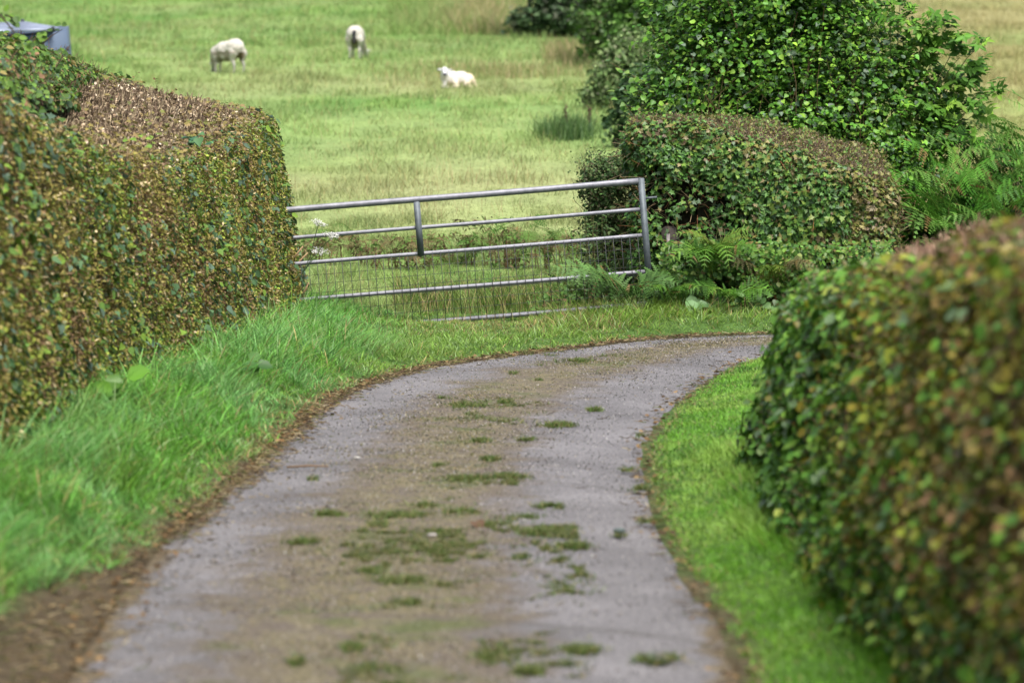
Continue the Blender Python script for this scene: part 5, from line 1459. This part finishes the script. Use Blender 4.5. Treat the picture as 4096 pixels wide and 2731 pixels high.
tree('bush', 'green bush behind the top of the hazel shrub', 'bush', 3050, 84, [((0, 0, 1.8), (1.3, 1, 1.4)), ((-1.2, 0, 2.2), (1.0, 1, 1.2)), ((1.0, 0, 1.9), (.9, 1, 1.1))], 7000, (.09, .17), MG, [3, 4, 2, 1], None, 6)

# rushes and dock stalks standing in the meadow below the bushes
def rushes():
    px, d = 2260, 66.0
    x0 = (px - 2048) / FPX * d; z0 = gz(x0, d)
    root = empty('rush_clump', (x0, d, z0), 'dark green rush clump with tall seed stalks in the meadow', 'rushes')
    acc = Acc(); n = 900
    x = x0 + rng.normal(size=n) * .22; y = d + rng.normal(size=n) * .4
    z = ground_z(x, y)
    blades(acc, np.c_[x, y, z], rng.uniform(.2, .5, n), np.full(n, .014), rng.uniform(0, 6.28, n), rng.uniform(.05, .4, n), rng.uniform(0, .4, n), pick([(.05, .10, .03), (.08, .15, .04), (.12, .18, .06)], [3, 3, 1], n), 3)
    acc.build('blades', M_grass, root)
    for px, py0, py1 in ((2268, 540, 428), (2362, 500, 430), (2255, 545, 500)):
        st = Acc(); a = at(px - 6, py1, d); b = at(px, py0 + 15, d)
        tube(st, [b, (a + b) / 2 + Vector((.02, 0, 0)), a], [.010, .009, .006], (.07, .045, .035), 5, False)
        k = 60; t = rng.uniform(.35, 1, k); P = np.array(b) * (1 - t)[:, None] + np.array(a) * t[:, None] + rng.normal(size=(k, 3)) * .012
        scatter(st, LEAF, P, np.tile([0, -1, .3], (k, 1)), np.full(k, .03), pick([(.11, .07, .05), (.08, .055, .03)], [1, 1], k), 1)
        st.build('seed_stalk', M_twig, root)
rushes()
def tan_reeds():
    acc = Acc(); n = 6000
    px = np.concatenate([rng.normal(1930, 70, n // 2), rng.normal(2270, 45, n // 4), rng.normal(2010, 200, n // 4)]); 
    d = np.concatenate([rng.uniform(112, 132, n // 2), rng.uniform(90, 99, n // 4), rng.uniform(84, 90, n // 4)])
    x = (px - 2048) / FPX * d
    h = np.concatenate([rng.uniform(.3, .8, n // 2), rng.uniform(.25, .6, n // 4), rng.uniform(.12, .3, n // 4)])
    blades(acc, np.c_[x, d, ground_z(x, d)], h, .018 * d / 100, rng.uniform(0, 6.28, n), rng.uniform(0, .3, n), rng.uniform(0, .5, n), pick([(.33, .27, .14), (.25, .23, .10), (.40, .34, .20), (.15, .21, .06)], [3, 2, 1, 2.4], n), 3)
    tag(acc.build('tall_dry_grass', M_field), 'tall tan dry grass in front of the dark trees', None, None, 'stuff')
tan_reeds()

# ------------------------------------------------------------------ small things lying on the lane
def small():
    p = at(1250, 1880, FPX * (CAMZ - .03) / (1880 - 207))
    root = empty('stick', (p.x, p.y, .03), 'thin brown stick lying on the left side of the lane', 'stick')
    acc = Acc(); tube(acc, [(p.x - .16, p.y - .01, .045), (p.x - .02, p.y + .015, .052), (p.x + .10, p.y, .048)], [.006, .006, .004], (.16, .10, .055), 6); acc.build('branch', M_twig, root)
    for px, py, r, lab, col in ((1424, 1845, .019, 'small pale stone on the left wheel track of the lane', (.30, .29, .27)), (2479, 2143, .028, 'dark grey stone on the right wheel track of the lane', (.07, .09, .085)), (1725, 2160, .022, 'pale stone beside a moss tuft in the middle of the lane', (.26, .24, .22))):
        d = FPX * (CAMZ - .03) / (py - 207); x = (px - 2048) / FPX * d
        bm = bmesh.new(); bmesh.ops.create_icosphere(bm, subdivisions=2, radius=r)
        for v in bm.verts: v.co = v.co * (1 + .3 * (float(vnoise(v.co.x * 40 + px, v.co.y * 40 + v.co.z * 60, 1.0, 3)) - .5)); v.co.z *= .55; v.co.x *= 1.3
        V = np.array([tuple(v.co) for v in bm.verts]); F = np.array([[v.index for v in f.verts] for f in bm.faces]); bm.free()
        o = mesh('stone', V, F, M_stone, None, np.tile(col, (len(V), 1)), True); o.location = (x, d, .04 + r * .4); tag(o, lab, 'stone', 'stones on the lane')
    d = FPX * (CAMZ - .03) / (2110 - 207); x = (1900 - 2048) / FPX * d
    acc = Acc(); scatter(acc, ROUND, np.array([[x, d, .055]]), np.array([[0, -.4, 1.]]), np.array([.09]), np.array([[.10, .06, .038]]), .1)
    tag(acc.build('dead_leaf', M_dry), 'curled russet dead leaf on the mossy middle of the lane', 'leaf')
small()

# ------------------------------------------------------------------ light, sky, camera
w = bpy.data.worlds.new('World'); sc.world = w; w.use_nodes = True
nt = w.node_tree; nt.nodes.clear()
sky = nt.nodes.new('ShaderNodeTexSky'); sky.sky_type = 'NISHITA'; sky.sun_disc = False
ELEV, AZ = 66, 160
sky.sun_elevation = R(ELEV); sky.sun_rotation = R(AZ); sky.air_density = 1.0; sky.dust_density = 4.0; sky.ozone_density = 1.0
bg = nt.nodes.new('ShaderNodeBackground'); bg.inputs['Strength'].default_value = .088
wo = nt.nodes.new('ShaderNodeOutputWorld')
hs = nt.nodes.new('ShaderNodeHueSaturation'); hs.inputs['Saturation'].default_value = .62
nt.links.new(sky.outputs[0], hs.inputs['Color']); nt.links.new(hs.outputs[0], bg.inputs[0]); nt.links.new(bg.outputs[0], wo.inputs[0])
sl = bpy.data.lights.new('sun', 'SUN'); sl.energy = 2.3; sl.angle = R(22); sl.color = (1, .96, .9)
so = bpy.data.objects.new('sun', sl); COL.objects.link(so)
# sun_rotation is measured clockwise from +Y
sd = Vector((math.sin(R(AZ)) * math.cos(R(ELEV)), math.cos(R(AZ)) * math.cos(R(ELEV)), math.sin(R(ELEV))))
so.rotation_euler = sd.to_track_quat('Z', 'Y').to_euler(); so.location = (0, 0, 40)

cam = bpy.data.cameras.new('camera'); co = bpy.data.objects.new('camera', cam); COL.objects.link(co)
cam.sensor_width = 36; cam.lens = 36 * FPX / 4096
cam.clip_start = .5; cam.clip_end = 3000
co.location = (0, 0, CAMZ); co.rotation_euler = (math.pi / 2 - PITCH, 0, 0)
cam.dof.use_dof = True; cam.dof.focus_distance = 38.5; cam.dof.aperture_fstop = (cam.lens / 1000) / .055
sc.camera = co
sc.view_settings.view_transform = 'Standard'; sc.view_settings.look = 'None'; sc.view_settings.gamma = 1; sc.view_settings.exposure = 1.45
sc.render.engine = 'CYCLES'
sc.cycles.max_bounces = 6; sc.cycles.diffuse_bounces = 2; sc.cycles.transmission_bounces = 3; sc.cycles.glossy_bounces = 2
sc.cycles.use_denoising = True
sc.cycles.caustics_reflective = False; sc.cycles.caustics_refractive = False
